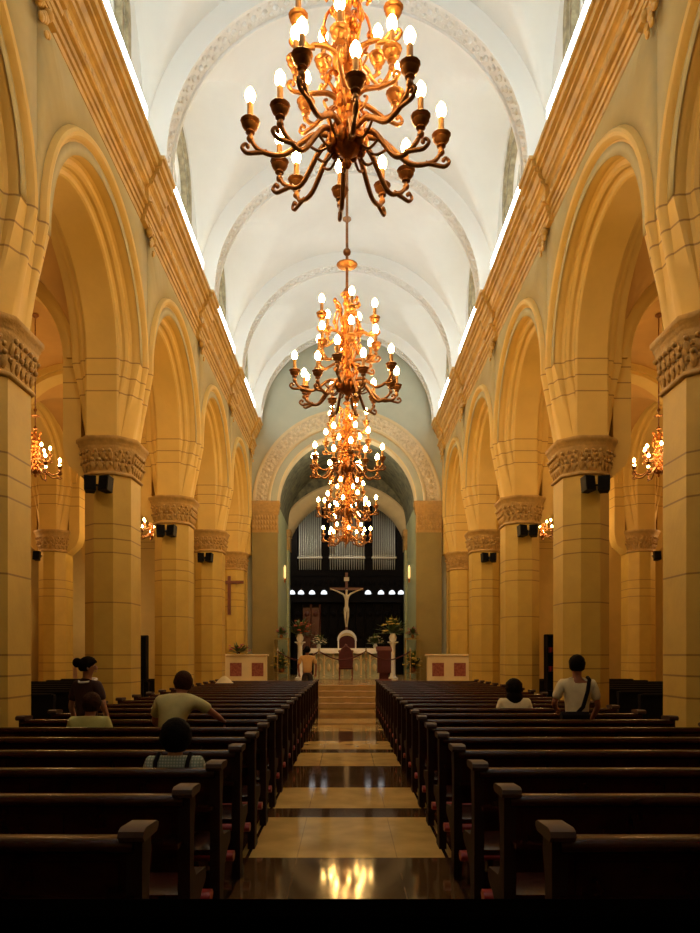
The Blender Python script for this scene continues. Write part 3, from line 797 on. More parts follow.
RAILM = MB().prism_x([(-.055,.875),(.035,.875),(.05,.89),(.05,.915),(.03,.928),(-.035,.932),(-.06,.925),(-.07,.905),(-.068,.885)], 0, LEN).mesh('top_rail', 'darkwood', 50)
SEATM = MB().prism_x([(-.02,.40),(.36,.42),(.385,.43),(.385,.45),(.36,.46),(0,.44),(-.02,.435)], 0, LEN).mesh('seat', 'darkwood', 30)
LEDGEM = MB().prism_x([(-.17,.70),(-.03,.69),(-.03,.715),(-.17,.725)], 0, LEN).mesh('book_ledge', 'darkwood', 30)
KNM = MB().bbox(-.02, LEN+.02, -.31, -.20, .205, .265, .025).mesh('kneeler', 'red', 50)
KNF = MB().prism_x([(-.30,0),(-.22,0),(-.20,.20),(-.03,.28),(-.03,.34),(-.30,.21)], -.02, .02).mesh('bracket', 'darkwood', 30)
STRM = MB().box(0, LEN, .16, .19, .14, .24).mesh('stretcher', 'darkwood', 0)
nth = ['nearest', 'second', 'third', 'fourth', 'fifth', 'sixth', 'seventh', 'eighth', 'ninth', 'tenth', 'eleventh', 'twelfth', 'thirteenth', 'fourteenth', 'fifteenth', 'sixteenth', 'seventeenth', 'eighteenth', 'nineteenth', 'twentieth', 'last']
def make_pew(name='church_pew'):
    t = empty(name)
    for x in (0, LEN):
        e = inst('end_panel', ENDM, t, (x, 0, 0)); inst('cap', CAPPEW, e)['label'] = 'worn lighter cap'
    inst('back_panel', BACKM, t); inst('top_rail', RAILM, t); inst('seat', SEATM, t); inst('book_ledge', LEDGEM, t); inst('stretcher', STRM, t)
    k = inst('kneeler', KNM, t); k['label'] = 'red padded kneeler'; 
    for x in (.18, LEN/2, LEN-.12): inst('bracket', KNF, k, (x, 0, 0))
    return t
proto = make_pew(); first = True
for sg, sn in ((-1, 'left'), (1, 'right')):
    for i in range(NP):
        o = proto if first else copy_tree(proto); first = False
        o.location = ((-PX1 if sg < 0 else PX0), PY0+PS*i, 0)
        pos = 'nearest the camera' if i == 0 else ('last before the altar steps' if i == NP-1 else '%s row from the camera' % nth[i])
        tag(o, 'dark wooden church pew in the %s block of the nave, %s' % (sn, pos), 'pew', 'pews in the %s block of the nave' % sn)
# side aisle pews: simpler dark benches behind the piers
SLEN = 3.0
mb = MB().box(0, SLEN, -.03, 0, .5, .9).box(0, SLEN, -.06, .04, .9, .94); SB = mb.mesh('back', 'blackwood', 0)
SS = MB().box(0, SLEN, 0, .38, .41, .45).mesh('seat', 'blackwood', 0)
SEND = MB().prism_x(prof_end, -.03, .03).mesh('end_panel', 'blackwood', 30)
def side_pew():
    t = empty('side_aisle_pew'); inst('back', SB, t); inst('seat', SS, t)
    for x in (0, SLEN): inst('end_panel', SEND, t, (x, 0, 0))
    return t
sp = None
for sg, sn in ((-1, 'left'), (1, 'right')):
    for i in range(11):
        if sp is None: sp = side_pew(); o = sp
        else: o = copy_tree(sp)
        o.location = (5.15 if sg > 0 else -8.15, 10.6+1.0*i, 0)
        tag(o, 'black wooden bench in the %s side aisle beyond the piers, %s from the camera' % (sn, nth[i] if i < 10 else 'farthest'), 'pew', 'benches in the %s side aisle' % sn)
# thin metal rail before the side benches
for sg, sn in ((-1, 'left'), (1, 'right')):
    r = empty('metal_railing', (sg*5.2, 9.9, 0), label='thin metal railing in front of the black %s aisle benches' % sn, cat='railing', group='railings of the side aisles')
    for x in (0, .85, 1.7, 2.55): MB().box(sg*x-.02, sg*x+.02, -.02, .02, 0, 1.0).build('post', 'bronze', r, smooth=0)
    MB().box(min(0, sg*2.57), max(0, sg*2.57), -.02, .02, 1.0, 1.035).box(min(0, sg*2.57), max(0, sg*2.57), -.012, .012, .28, .31).build('rail', 'bronze', r, smooth=0)

# rear barrier right before the camera
rb = empty('rear_barrier', (0, 1.30, 0), label='black wooden barrier across the whole width just before the viewer', cat='barrier')
ZR = E - .336*1.42
MB().bbox(-3.6, 3.6, .0, .12, ZR-.05, ZR, .012).build('top_rail', 'rearwood', rb)
MB().box(-3.6, 3.6, .04, .09, 0, ZR-.05).build('panel', 'rearwood', rb, smooth=0)
for x in (-3.4, -1.1, 1.1, 3.4): MB().box(x-.06, x+.06, .0, .04, 0, ZR-.05).build('post', 'rearwood', rb, smooth=0)

# ------------------------------------------------------------------ chandeliers
def bez(p, n=14):
    """smooth curve through points"""
    P = [Vector(q) for q in p]; out = []
    for i in range(len(P)-1):
        p0 = P[max(i-1, 0)]; p1 = P[i]; p2 = P[i+1]; p3 = P[min(i+2, len(P)-1)]
        for k in range(n):
            t = k/n; out.append(.5*((2*p1)+(-p0+p2)*t+(2*p0-5*p1+4*p2-p3)*t*t+(-p0+3*p1-3*p2+p3)*t**3))
    out.append(P[-1]); return out
def arm_mesh(R, zc, z0, r0=.07, dip=.12, thick=.017, name='arm'):
    mb = MB()
    pts = bez([(r0, 0, z0), (r0+(R-r0)*.28, 0, z0+.05-dip*.3), (r0+(R-r0)*.62, 0, zc-.17-dip*.35), (R-.10, 0, zc-.20), (R-.02, 0, zc-.13), (R, 0, zc-.04)], 6)
    n = len(pts); mb.tube(pts, [thick*(1.3-.45*i/n) for i in range(n)], 7)
    c2 = bez([(R-.14, 0, zc-.20), (R-.04, 0, zc-.215), (R+.03, 0, zc-.22), (R+.07, 0, zc-.18), (R+.04, 0, zc-.145), (R+.015, 0, zc-.165)], 5)
    mb.tube(c2, [thick*(1.0-.35*i/len(c2)) for i in range(len(c2))], 6); mb.ball((R+.02, 0, zc-.165), thick*1.0, 7, 5)
    mb.ball((R, 0, zc-.10), thick*1.6, 7, 5)
    q = bez([(r0+.03, 0, z0-.02), (r0+(R-r0)*.22, 0, z0-.12), (r0+(R-r0)*.38, 0, z0-.05), (r0+(R-r0)*.30, 0, z0-.02)], 5)
    mb.tube(q, thick*.6, 6)
    return mb.mesh(name, 'bronze', 60)
CUP = MB().lathe([(.012, -.06), (.04, -.05), (.03, -.03), (.058, -.012), (.072, .012), (.055, .026), (.074, .036), (.084, .048), (.076, .056), (.03, .058), (.03, .05)], 12).mesh('drip_cup', 'bronze', 50)
CND = MB().lathe([(.026, .055), (.024, .20), (.014, .205)], 8).mesh('candle', 'candle', 50)
BLB = MB().lathe([(.014, .20), (.036, .225), (.046, .26), (.036, .30), (.010, .335)], 8).mesh('bulb', 'bulb', 80)
# central body
mb = MB()
mb.lathe([(.01, .24), (.03, .26), (.045, .29), (.025, .32), (.05, .36), (.11, .40), (.135, .46), (.12, .52), (.06, .58), (.045, .68),
          (.065, .74), (.08, .80), (.05, .88), (.035, .98), (.06, 1.05), (.09, 1.12), (.07, 1.2), (.04, 1.28), (.05, 1.38), (.075, 1.45), (.06, 1.52), (.035, 1.6), (.05, 1.66), (.07, 1.70), (.03, 1.76), (.02, 1.82)], 14)
for z, r, n, s_ in ((.46, .14, 10, .05), (.80, .085, 8, .035), (1.12, .10, 8, .04), (1.45, .08, 8, .035), (1.30, .06, 6, .05), (.62, .06, 6, .05), (.95, .055, 6, .05)):
    for i in range(n):
        a = 2*PI*i/n+z; mb.ball((r*math.cos(a), r*math.sin(a), z), s_, 6, 5, (1, 1, 1.5))
BODY = mb.mesh('body', 'brass', 60)
mb = MB()
for i in range(6):
    a = 2*PI*i/6; c, s_ = math.cos(a), math.sin(a)
    for pl in ([(.03, .50), (.13, .58), (.16, .70), (.09, .80), (.12, .92), (.17, 1.0), (.13, 1.08), (.06, 1.12)], [(.05, 1.15), (.15, 1.25), (.20, 1.40), (.17, 1.55), (.10, 1.62), (.13, 1.70), (.20, 1.72), (.17, 1.66)]):
        mb.tube([(r*c, r*s_, z) for r, z in [(v.x, v.y) for v in bez([(p[0], p[1], 0) for p in pl], 4)]], .013, 6)
    for r, z in ((.20, 1.40), (.19, 1.72), (.17, 1.0), (.16, .70), (.12, 1.58)):
        mb.ball((r*c, r*s_, z), .032, 6, 5, (1, 1, 1.4))
SCR = mb.mesh('scrollwork', 'brass', 60)
A1 = arm_mesh(.82, .54, .50, thick=.020); A2 = arm_mesh(.66, .44, .48, thick=.020); A3 = arm_mesh(.46, .98, .80, .06, .05, .019); A4 = arm_mesh(.42, 1.42, 1.2, .05, .0, .018)
def chandelier(loc, label, rod, grp, turn=0, tiers=True, scale=1, lit=1.0):
    t = empty('candle_chandelier', loc, (0, 0, turn), label, 'chandelier', grp, scale)
    inst('body', BODY, t); inst('scrollwork', SCR, t)
    mb = MB().lathe([(.022, 1.8), (.022, (rod-loc[2])/scale)], 8); mb.lathe([(.025, 2.24), (.15, 2.275), (.16, 2.29), (.03, 2.33)], 14); mb.ball((0, 0, 2.48), .06, 10, 6); mb.lathe([(.03, 1.80), (.10, 1.84), (.05, 1.9), (.02, 1.95)], 12)
    mb.lathe([(.03, (rod-loc[2])/scale-.12), (.12, (rod-loc[2])/scale-.04), (.12, (rod-loc[2])/scale)], 14)
    mb.build('hanging_rod', 'bronze', t)
    for me, n, R, z, ph in ((A1, 6, .82, .54, 0), (A2, 6, .66, .44, PI/6), (A3, 6, .46, .98, .3), (A4, 5, .42, 1.42, .75)) if tiers else ((A1, 8, .82, .54, 0), (A3, 6, .46, .98, .3)):
        for i in range(n):
            a = ph + 2*PI*i/n
            ar = inst('arm', me, t, (0, 0, 0), (0, 0, a))
            inst('drip_cup', CUP, ar, (R, 0, z)); inst('candle', CND, ar, (R, 0, z)); inst('bulb', BLB, ar, (R, 0, z))
    return t
def point(name, loc, energy, color, r=.1):
    l = bpy.data.lights.new(name, 'POINT'); l.energy = energy; l.color = color; l.shadow_soft_size = r
    o = bpy.data.objects.new(name, l); COL.objects.link(o); o.location = loc; return o
WARM = (1, .62, .24)
cn = ['nearest and largest of those down the nave', 'second in the line down the nave', 'third in the line, before the chancel arch', 'fourth in the line, smaller in the picture', 'farthest and lowest in the picture of the line']
for k in range(5):
    y = 6.15+4.68*k
    chandelier((0, y, 5.53 if k == 0 else 5.2), 'bronze tiered candle chandelier with lit bulbs, '+cn[k], VZ+3.44, 'chandeliers down the nave', .26*k+.1)
for sg, sn in ((-1, 'left'), (1, 'right')):
    for k, (x, y, z, d) in enumerate(((6.45, 14.9, 4.85, 'nearest, beyond the widest arch'), (6.3, 23.3, 4.9, 'far one, glowing between the piers'))):
        chandelier((sg*x, y, z+.3), 'small candle chandelier in the %s aisle, %s' % (sn, d), 8.66, 'small chandeliers in the side aisles', .4*k, False, .62)
        point('aisle light', (sg*x, y, z+1.0), 110, WARM, .3)
    point('aisle light', (sg*6.3, 19.0, 6.2), 70, WARM, .3)  # added fill with no fixture, brightens the aisle between its chandeliers
    point('aisle light', (sg*6.3, 10.2, 6.2), 70, WARM, .3)  # same kind of added fill, no lamp hangs in this bay
    point('outer aisle fill light', (sg*11.4, 22, 5.5), 110, (1, .6, .25), .3)  # added to brighten the outer aisle, no fitting at this spot
    point('outer aisle fill light', (sg*11.4, 14, 5.5), 60, (1, .6, .25), .3)  # weaker added fill nearer the viewer, also without a fitting

# ------------------------------------------------------------------ cove lights on the cornice
TRAY = MB().prism_y([(-.09,0),(.09,0),(.09,.04),(-.09,.04)], -1.4, 1.4).mesh('tray', 'tray', 0)
TUBE = MB().prism_y([(-.08,.04),(.08,.04),(.08,.27),(.05,.30),(-.05,.30),(-.08,.27)], -1.37, 1.37).mesh('tube', 'tube', 30)
for sg, sn in ((-1, 'left'), (1, 'right')):
    for k, yc in enumerate(BAYS):
        t = empty('cove_light', (sg*3.39, yc-.2, 8.80+E), label='white fluorescent light on the %s cornice, in the bay %s' % (sn, ['behind the viewer', 'behind the viewer', 'over the viewer', 'nearest the viewer', 'second from the viewer', 'third from the viewer', 'nearest the chancel arch'][k]), cat='light fitting', group='fluorescent lights along the cornice')
        inst('tray', TRAY, t); inst('tube', TUBE, t)
    point('cove end light', (sg*3.3, 27.2, 10.75), 25, (.9, 1, .98), .1)

# ------------------------------------------------------------------ altar and chancel furniture
at = empty('altar', (0, 28.1, .68), label='pale carved stone altar table with a row of small arches along its front', cat='altar')
MB().box(-1.35, 1.35, 0, .9, -.0, .15).box(-1.28, 1.28, .12, .8, .15, 1.1).build('block', 'altar', at, smooth=0)
MB().bbox(-1.45, 1.45, -.05, .95, 1.09, 1.19, .02).build('table_slab', 'altar', at)
for i in range(8):
    x = -1.26+.36*i; mb = MB().lathe([(.07, .06), (.07, .10), (.04, .13), (.04, .95), (.07, 1.0), (.07, 1.1)], 10, (x, .05, 0)); mb.build('colonnette', 'cream', at)
for i in range(7):
    x = -1.08+.36*i; mb = MB()
    mb.tube([(x-.14*math.cos(a), .06, .68+.14*math.sin(a)) for a in [k*PI/8 for k in range(9)]], .022, 6); mb.ball((x, .1, .45), .09, 8, 5, (.8, .5, 1.8)); mb.build('arch_tracery', 'cream', at)
mb = MB()
mb.box(-1.5, 1.5, -.09, .99, 1.985-.0, 2.0); 
n = 40; fr = []
for k in range(n+1):
    x = -1.5+3.0*k/n; yy = -.09-.008*math.sin(k*1.7); fr.append([(x, yy, 2.0), (x, yy-.006, 1.985), (x, yy-.008, 1.80+.01*math.sin(k*.9)), (x, yy+.004, 1.80+.01*math.sin(k*.9))])
mb.loft(fr)
tag(mb.build('altar_cloth', 'white', None, loc=(0, 28.1, -.118)), 'white linen cloth covering the top of the altar', 'altar cloth')

# throne
th = empty('throne_chair', (0, 30.4, .68), label='tall white round-backed chair with red upholstery behind the altar', cat='chair')
MB().box(-.5, .5, -.2, .8, 0, .5).build('dais_base', 'step', th, smooth=0)
z = .5
mb = MB().box(-.40, -.34, .3, .38, z, z+1.05).box(.34, .40, .3, .38, z, z+1.05)
rings = [[(.34*math.cos(a), .30, z+1.05+.34*math.sin(a)), (.42*math.cos(a), .30, z+1.05+.46*math.sin(a)), (.42*math.cos(a), .38, z+1.05+.46*math.sin(a)), (.34*math.cos(a), .38, z+1.05+.34*math.sin(a))] for a in [k*PI/20 for k in range(21)]]
mb.loft(rings); mb.build('back_frame', 'white', th)
mb = MB(); P_ = [(-.33, z+.4), (.33, z+.4), (.33, z+1.05)]+[(.33*math.cos(a), z+1.05+.22*math.sin(a)) for a in [k*PI/12 for k in range(1, 12)]]+[(-.33, z+1.05)]; mb.prism_y(P_, .32, .36); mb.build('back_cushion', 'redcloth', th)
mb = MB(); P2 = [(-.345, z+1.06)]+[(-.345*math.cos(a), z+1.06+.345*math.sin(a)) for a in [k*PI/12 for k in range(0, 13)]]+[(.345, z+1.06)]; mb.prism_y(P2, .335, .375); mb.build('back_arch', 'cream', th)
MB().bbox(-.34, .34, -.1, .34, z+.35, z+.45, .03).build('seat', 'redcloth', th)
for x in (-.34, .34):
    for y in (-.07, .3): MB().box(x-.035, x+.035, y-.035, y+.035, z, z+.40).build('leg', 'cream', th, smooth=0)
    MB().bbox(x-.04, x+.04, -.1, .34, z+.62, z+.68, .015).box(x-.03, x+.03, -.08, -.02, z+.4, z+.63).build('armrest', 'cream', th)

# crucifix
cf = empty('standing_crucifix', (-.02, 31.5, .68), label='large dark crucifix with pale carved figure standing behind the altar', cat='crucifix')
MB().lathe([(.35, 0), (.35, .1), (.2, .16), (.1, .3), (.06, .6)], 12).box(-.055, .055, .02, .10, .4, 4.55).build('post', 'crosswood', cf)
MB().box(-.74, .74, .02, .10, 3.78, 3.89).build('crossbeam', 'crosswood', cf, smooth=0)
MB().box(-.11, .11, -.01, .03, 4.18, 4.34).build('title_plate', 'ivory', cf, smooth=0)
mb = MB()
vs = [(0,-.08,2.95),(0,-.09,3.2),(.01,-.09,3.45),(0,-.09,3.6),(0,-.11,3.70),(.01,-.14,3.80), (-.16,-.07,3.60),(-.40,-.04,3.72),(-.66,-.02,3.82),(-.72,-.02,3.84),(.16,-.07,3.60),(.40,-.04,3.72),(.66,-.02,3.82),(.72,-.02,3.84),
      (-.07,-.09,2.88),(-.06,-.16,2.58),(-.03,-.09,2.25),(-.02,-.12,2.15),(.07,-.09,2.88),(.06,-.16,2.58),(.03,-.10,2.25),(.02,-.13,2.15)]
rd = [(.10,.07),(.08,.06),(.115,.075),(.05,.05),(.04,.04),(.075,.08),.045,.032,.022,.016,.045,.032,.022,.016,.065,.048,.03,.028,.065,.048,.03,.028]
ed = [(0,1),(1,2),(2,3),(3,4),(4,5),(2,6),(6,7),(7,8),(8,9),(2,10),(10,11),(11,12),(12,13),(0,14),(14,15),(15,16),(16,17),(0,18),(18,19),(19,20),(20,21)]
v, f = skin_mesh('corpus', vs, ed, rd, None, 0, 2); mb.add(v, f)
corp = mb.build('figure', 'ivory', cf, smooth=80)
mb = MB(); mb.lathe([(.105, 2.82), (.125, 2.88), (.115, 3.0), (.10, 3.02)], 14, (0, -.085, 0), 1, .75); mb.build('loincloth', 'ivory', cf)

# red chair seen from behind, before the altar
def ornate_chair(loc, rot, label):
    t = empty('ornate_chair', loc, (0, 0, rot), label, 'chair')
    mb = MB(); pr = [(-.22, .48), (.22, .48), (.26, .75), (.24, 1.05), (.16, 1.15), (.10, 1.22), (0, 1.28), (-.10, 1.22), (-.16, 1.15), (-.24, 1.05), (-.26, .75)]
    mb.prism_y(pr, -.03, .03); mb.build('backrest', 'redcloth', t)
    mb = MB(); n = len(pr); mb.tube([(p[0], 0, p[1]) for p in pr]+[(pr[0][0], 0, pr[0][1])], .028, 6)
    for x in (-.24, .24): mb.ball((x, 0, 1.08), .05, 8, 6)
    mb.ball((0, 0, 1.3), .05, 8, 6); mb.build('back_frame', 'crosswood', t)
    MB().bbox(-.27, .27, 0, .50, .40, .49, .03).build('seat', 'redcloth', t)
    for x in (-.24, .24):
        for y in (.0, .46): MB().lathe([(.02, 0), (.04, .04), (.02, .09), (.035, .25), (.03, .42)], 8, (x, y, 0)).build('leg', 'crosswood', t)
        MB().tube([(x, 0, .74), (x*1.1, .22, .76), (x*1.1, .42, .74), (x*1.05, .44, .66), (x, .43, .48)], .024, 6).build('armrest', 'crosswood', t)
    return t
ornate_chair((-.04, 26.9, .68), 0, 'dark red carved chair facing away, in front of the middle of the altar')
# lectern
lt = empty('lectern', (1.32, 25.8, .68), label='dark red cloth-draped lectern at the right end of the altar', cat='lectern')
MB().box(-.16, .16, -.12, .12, .06, 1.1).build('column', 'redcloth', lt, smooth=0)
MB().box(-.26, .26, -.2, .2, 0, .08).build('foot', 'crosswood', lt, smooth=0)
MB().prism_x([(-.24, 1.06), (.2, 1.2), (.2, 1.25), (-.24, 1.12)], -.28, .28).build('book_rest', 'crosswood', lt)
MB().box(-.25, .25, -.255, -.235, .30, 1.10).build('hanging_cloth', 'redcloth', lt, smooth=0)

# stanchions with rope
def stanchion(x, y, z, label):
    t = empty('rope_stanchion', (x, y, z), label=label, cat='stanchion', group='stanchions before the altar')
    MB().lathe([(.14, 0), (.15, .015), (.06, .04), (.025, .06)], 14).build('base', 'steel', t)
    MB().lathe([(.022, .04), (.022, 1.04), (.035, 1.06), (.035, 1.10), (.02, 1.12), (.03, 1.15), (.005, 1.18)], 10).build('post', 'steel', t)
sx = [(-2.3, 'far left'), (-.93, 'just left of the red chair'), (.63, 'just right of the red chair'), (2.1, 'far right')]
for x, d in sx: stanchion(x, 23.9, .68, 'slim metal stanchion on the altar step, '+d)
for k, (x0, x1) in enumerate(((-2.3, -.93), (-.93, .63), (.63, 2.1))):
    pts = [(x0+(x1-x0)*i/14, 23.9, 1.74-.28*math.sin(PI*i/14)) for i in range(15)]
    tag(MB().tube(pts, .022, 7).build('barrier_rope', 'redcloth'), 'dark red rope sagging between stanchions, %s' % ['left of the altar front', 'across the middle before the red chair', 'right, in front of the lectern'][k], 'rope', 'ropes before the altar')

# flower stands, pedestals, arrangements
def bouquet(loc, s_, label, blooms, name='flower_arrangement', vase='white', spread=1.0, n=46, vh=.22, cat='flowers', grp=None, seed=1):
    rnd = random.Random(seed)
    t = empty(name, loc, label=label, cat=cat, group=grp)
    MB().lathe([(.05*s_, .002), (.09*s_, .03*s_), (.11*s_, .12*s_), (.07*s_, vh*s_), (.09*s_, (vh+.02)*s_)], 12).build('vase', vase, t)
    mb = MB()
    for i in range(n*2):
        a = rnd.uniform(0, 2*PI); el = rnd.uniform(-.1, 1.45); L_ = rnd.uniform(.22, .5)*s_
        d = Vector((math.cos(a)*math.cos(el)*spread, math.sin(a)*math.cos(el)*spread, math.sin(el))); b = Vector((0, 0, vh*s_)) + d*L_*.25
        sd = d.cross(Vector((0, 0, 1))).normalized()*.045*s_; m_ = b + d*L_*.6; e = b + d*L_ - Vector((0, 0, .03*s_))
        k = len(mb.v); mb.v += [tuple(b), tuple(m_+sd), tuple(e), tuple(m_-sd), tuple(m_+Vector((0, 0, .012*s_)))]
        mb.f += [(k, k+1, k+4), (k+1, k+2, k+4), (k+2, k+3, k+4), (k+3, k, k+4)]
    mb.build('foliage', 'leaf', t)
    mb = MB()
    for i in range(n//2):
        a = rnd.uniform(0, 2*PI); el = rnd.uniform(.1, 1.4); L_ = rnd.uniform(.28, .46)*s_
        c = Vector((math.cos(a)*math.cos(el)*spread, math.sin(a)*math.cos(el)*spread, math.sin(el)))*L_ + Vector((0, 0, vh*s_))
        r = rnd.uniform(.035, .06)*s_
        for q in range(5):
            b_ = 2*PI*q/5; mb.ball((c.x+r*.6*math.cos(b_), c.y+r*.6*math.sin(b_), c.z), r*.6, 6, 4, (1, 1, .7))
    mb.build('blossoms', blooms, t)
    return t
def pedestal(loc, h, label, m='white'):
    t = empty('flower_pedestal', loc, label=label, cat='pedestal', group='white pedestals beside the altar')
    MB().lathe([(.20, 0), (.20, .06), (.13, .1), (.10, .2), (.09, h-.15), (.14, h-.05)], 14).build('column', m, t)
    MB().lathe([(.19, h-.05), (.21, h-.03), (.21, h)], 14).build('plate', m, t)
pedestal((-1.80, 27.6, .68), 1.45, 'white pedestal with flowers at the left end of the altar')
pedestal((1.76, 27.6, .68), 1.45, 'white pedestal with flowers at the right end of the altar')
bouquet((-1.80, 27.6, 2.13), 1.25, 'tall orange and red flower arrangement on the left white pedestal', 'bloomr', seed=3)
bouquet((1.76, 27.6, 2.13), 1.35, 'tall yellow and orange flower arrangement on the right white pedestal', 'bloomy', seed=4)
bouquet((-1.12, 28.5, 1.885), .8, 'small white and green flowers on the left part of the altar', 'ivory', seed=5)
bouquet((1.12, 28.5, 1.885), .8, 'small white and green flowers on the right part of the altar', 'ivory', seed=6)
for sg, sn in ((-1, 'left'), (1, 'right')):
    t = empty('flower_stand', (sg*2.45, 26.85, .68), label='pale side stand with shelf against the %s chancel wall' % sn, cat='stand', group='side stands in the chancel')
    MB().box(-.3, .3, -.18, .18, 1.52, 1.57).build('top', 'pilaster', t, smooth=0)
    for x in (-.27, .27):
        for y in (-.15, .15): MB().box(x-.02, x+.02, y-.02, y+.02, 0, 1.52).build('leg', 'pilaster', t, smooth=0)
    MB().box(-.28, .28, -.16, .16, .25, .29).build('lower_shelf', 'pilaster', t, smooth=0)
    bouquet((sg*2.45, 26.85, 2.25), .6, 'small pot of green leaves on the %s side stand' % sn, 'bloomp', vase='bronze', seed=8+sg)
    bouquet((sg*2.45, 26.85, .97), 1.25, 'leafy yellow green plant on the lower shelf of the %s side stand' % sn, 'bloomy', name='potted_plant', vase='bronze', spread=.62, n=60, vh=.16, cat='plant', seed=12+sg)
    # wall candle lamp on chancel pilaster face
    x, y, z = (sg*2.58, 29.9, 5.6)
    l = empty('wall_sconce', (x, y, 4.75), label='slim glowing wall lamp on the %s chancel wall' % sn, cat='wall lamp', group='wall lamps in the chancel')
    MB().box(-.03, .03, -.05, .05, -.12, .0).lathe([(.05, 0), (.06, .03), (.03, .05)], 10).build('holder', 'brass', l)
    MB().lathe([(.035, .05), (.05, .12), (.05, .5), (.02, .6)], 10).build('shade', mat('glowing lamp glass %s' % sn, (1, .8, .4), .4, emit=(1, .62, .22), estr=1.1), l)
    # low parapet with red tiles
    c = empty('low_parapet', (sg*3.62, 25.9, .68), label='low cream stone parapet with two red patterned panels, %s of the altar' % sn, cat='parapet', group='parapets beside the altar steps')
    MB().box(-.74, .74, -.13, .13, 0, .90).build('wall_block', 'cream', c, smooth=0)
    MB().bbox(-.80, .80, -.18, .18, .90, .97, .015).build('coping', 'cream', c)
    for x in (-.36, .42): MB().box(x-.21, x+.21, -.145, -.13, .18, .66).build('panel', 'tile', c, smooth=0)
bouquet((-3.9, 25.85, 1.65), .75, 'low heap of pink and red flowers on the left parapet', 'bloomp', vase='redcloth', spread=1.5, n=40, vh=.06, seed=20)
# wooden cross on the last left pier
cr = empty('wall_cross', (-4.33, PY[-1]-.54, 3.1), label='plain brown wooden cross hung on the last left pier', cat='cross')
MB().box(-.055, .055, -.07, -.0, 0, 1.42).build('upright', 'crosswood', cr, smooth=0)
MB().box(-.53, .53, -.085, -.015, 1.14, 1.25).build('crossbeam', 'crosswood', cr, smooth=0)
# white folded cloth on a pew
mb = MB(); mb.lathe([(.20, 0), (.17, .03), (.12, .09), (.06, .15), (.01, .175)], 9, sx=1.15, sy=.35)
tag(mb.build('folded_cloth', 'wshirt', None, loc=(-3.0, PY0+PS*18-.01, .934)), 'small pointed heap of white cloth on a far pew of the left block', 'cloth')

# side shrine in the left outer aisle, dark column, cabinets
sh = empty('side_shrine', (-11.55, 29.2, 0), label='brightly lit narrow side shrine with gilt carving far in the left aisle', cat='shrine')
MB().box(-.5, .5, -.3, .3, 0, 1.5).box(-.22, .22, -.2, .2, 1.5, 3.0).build('plinth', 'pinkstone', sh, smooth=0)
mb = MB()
for i in range(22): mb.ball((random.uniform(-.25, .25), random.uniform(-.15, .1), 3.05+1.6*i/22), random.uniform(.06, .13), 7, 5)
mb.build('gilt_carving', 'brass', sh)
point('shrine light', (-10.9, 28.3, 3.4), 60, (1, .8, .55), .15)
pc = empty('wooden_column', (-10.0, 25.8, 0), label='narrow dark brown column beside the lit shrine in the left aisle', cat='column')
MB().box(-.13, .13, -.13, .13, .3, 5.4).build('shaft', 'crosswood', pc, smooth=0)
MB().box(-.18, .18, -.18, .18, 0, .3).build('base', 'crosswood', pc, smooth=0); MB().box(-.19, .19, -.19, .19, 5.4, 5.65).build('capital', 'crosswood', pc, smooth=0)
ls = empty('column_loudspeaker', (-5.0, 17.6, 0), label='tall black loudspeaker on a stand beyond the second left pier', cat='loudspeaker')
MB().bbox(-.12, .12, -.12, .12, 1.0, 2.1, .02).build('cabinet', 'black', ls); MB().lathe([(.25, 0), (.25, .03), (.03, .06), (.03, 1.0)], 12).build('stand', 'black', ls)
MB().box(-.10, .10, -.13, -.12, 1.05, 2.05).build('grille', 'grille', ls, smooth=0)
cb = empty('votive_rack', (4.93, 17.15, 0), label='dark tall rack with red votive glasses beyond the second right pier', cat='rack')
mb = MB().box(-.2, .2, .12, .16, 0, 2.1)
for zz in (.3, .75, 1.2, 1.65, 2.08): mb.box(-.2, .2, -.14, .14, zz, zz+.03)
mb.box(-.2, -.17, -.14, .14, 0, 2.1).box(.17, .2, -.14, .14, 0, 2.1)
mb.build('frame', 'blackwood', cb, smooth=0)
for zi, zz in enumerate((1.23, 1.68)):
    for i in range(3):
        tag(MB().lathe([(.03, 0), (.04, .02), (.045, .12), (.035, .12)], 10).build('votive_glass', 'red', None, loc=(4.82+.11*i, 17.11, zz)), 'small red votive glass on the %s shelf of the rack, %s' % (['lower', 'upper'][zi], ['left', 'middle', 'right'][i]), 'votive glass', 'votive glasses on the rack')
for sg, sn, x, y, z in ((1, 'right', 11.12, 28.3, 5.75),):
    l = empty('aisle_wall_lamp', (x, y, z), label='small lit lamp hanging far in the right outer aisle', cat='lamp')
    MB().lathe([(.06, 0), (.10, .05), (.04, .1)], 10).tube([(0, 0, .1), (0, 0, 8.75-z)], .012, 6).build('holder', 'brass', l)
    MB().ball((0, 0, -.08), .10, 10, 7).build('bulb', 'bulb', l)

# chancel lights
for x in (-2.6, 2.6): point('apse arch light', (x, 33.8, 7.45), 45 if x < 0 else 15, (1, .93, .7), .05)
point('altar fill light', (0, 28.2, 9.0), 95, (1, .93, .78), .4)  # added fill high over the altar, no fixture holds it

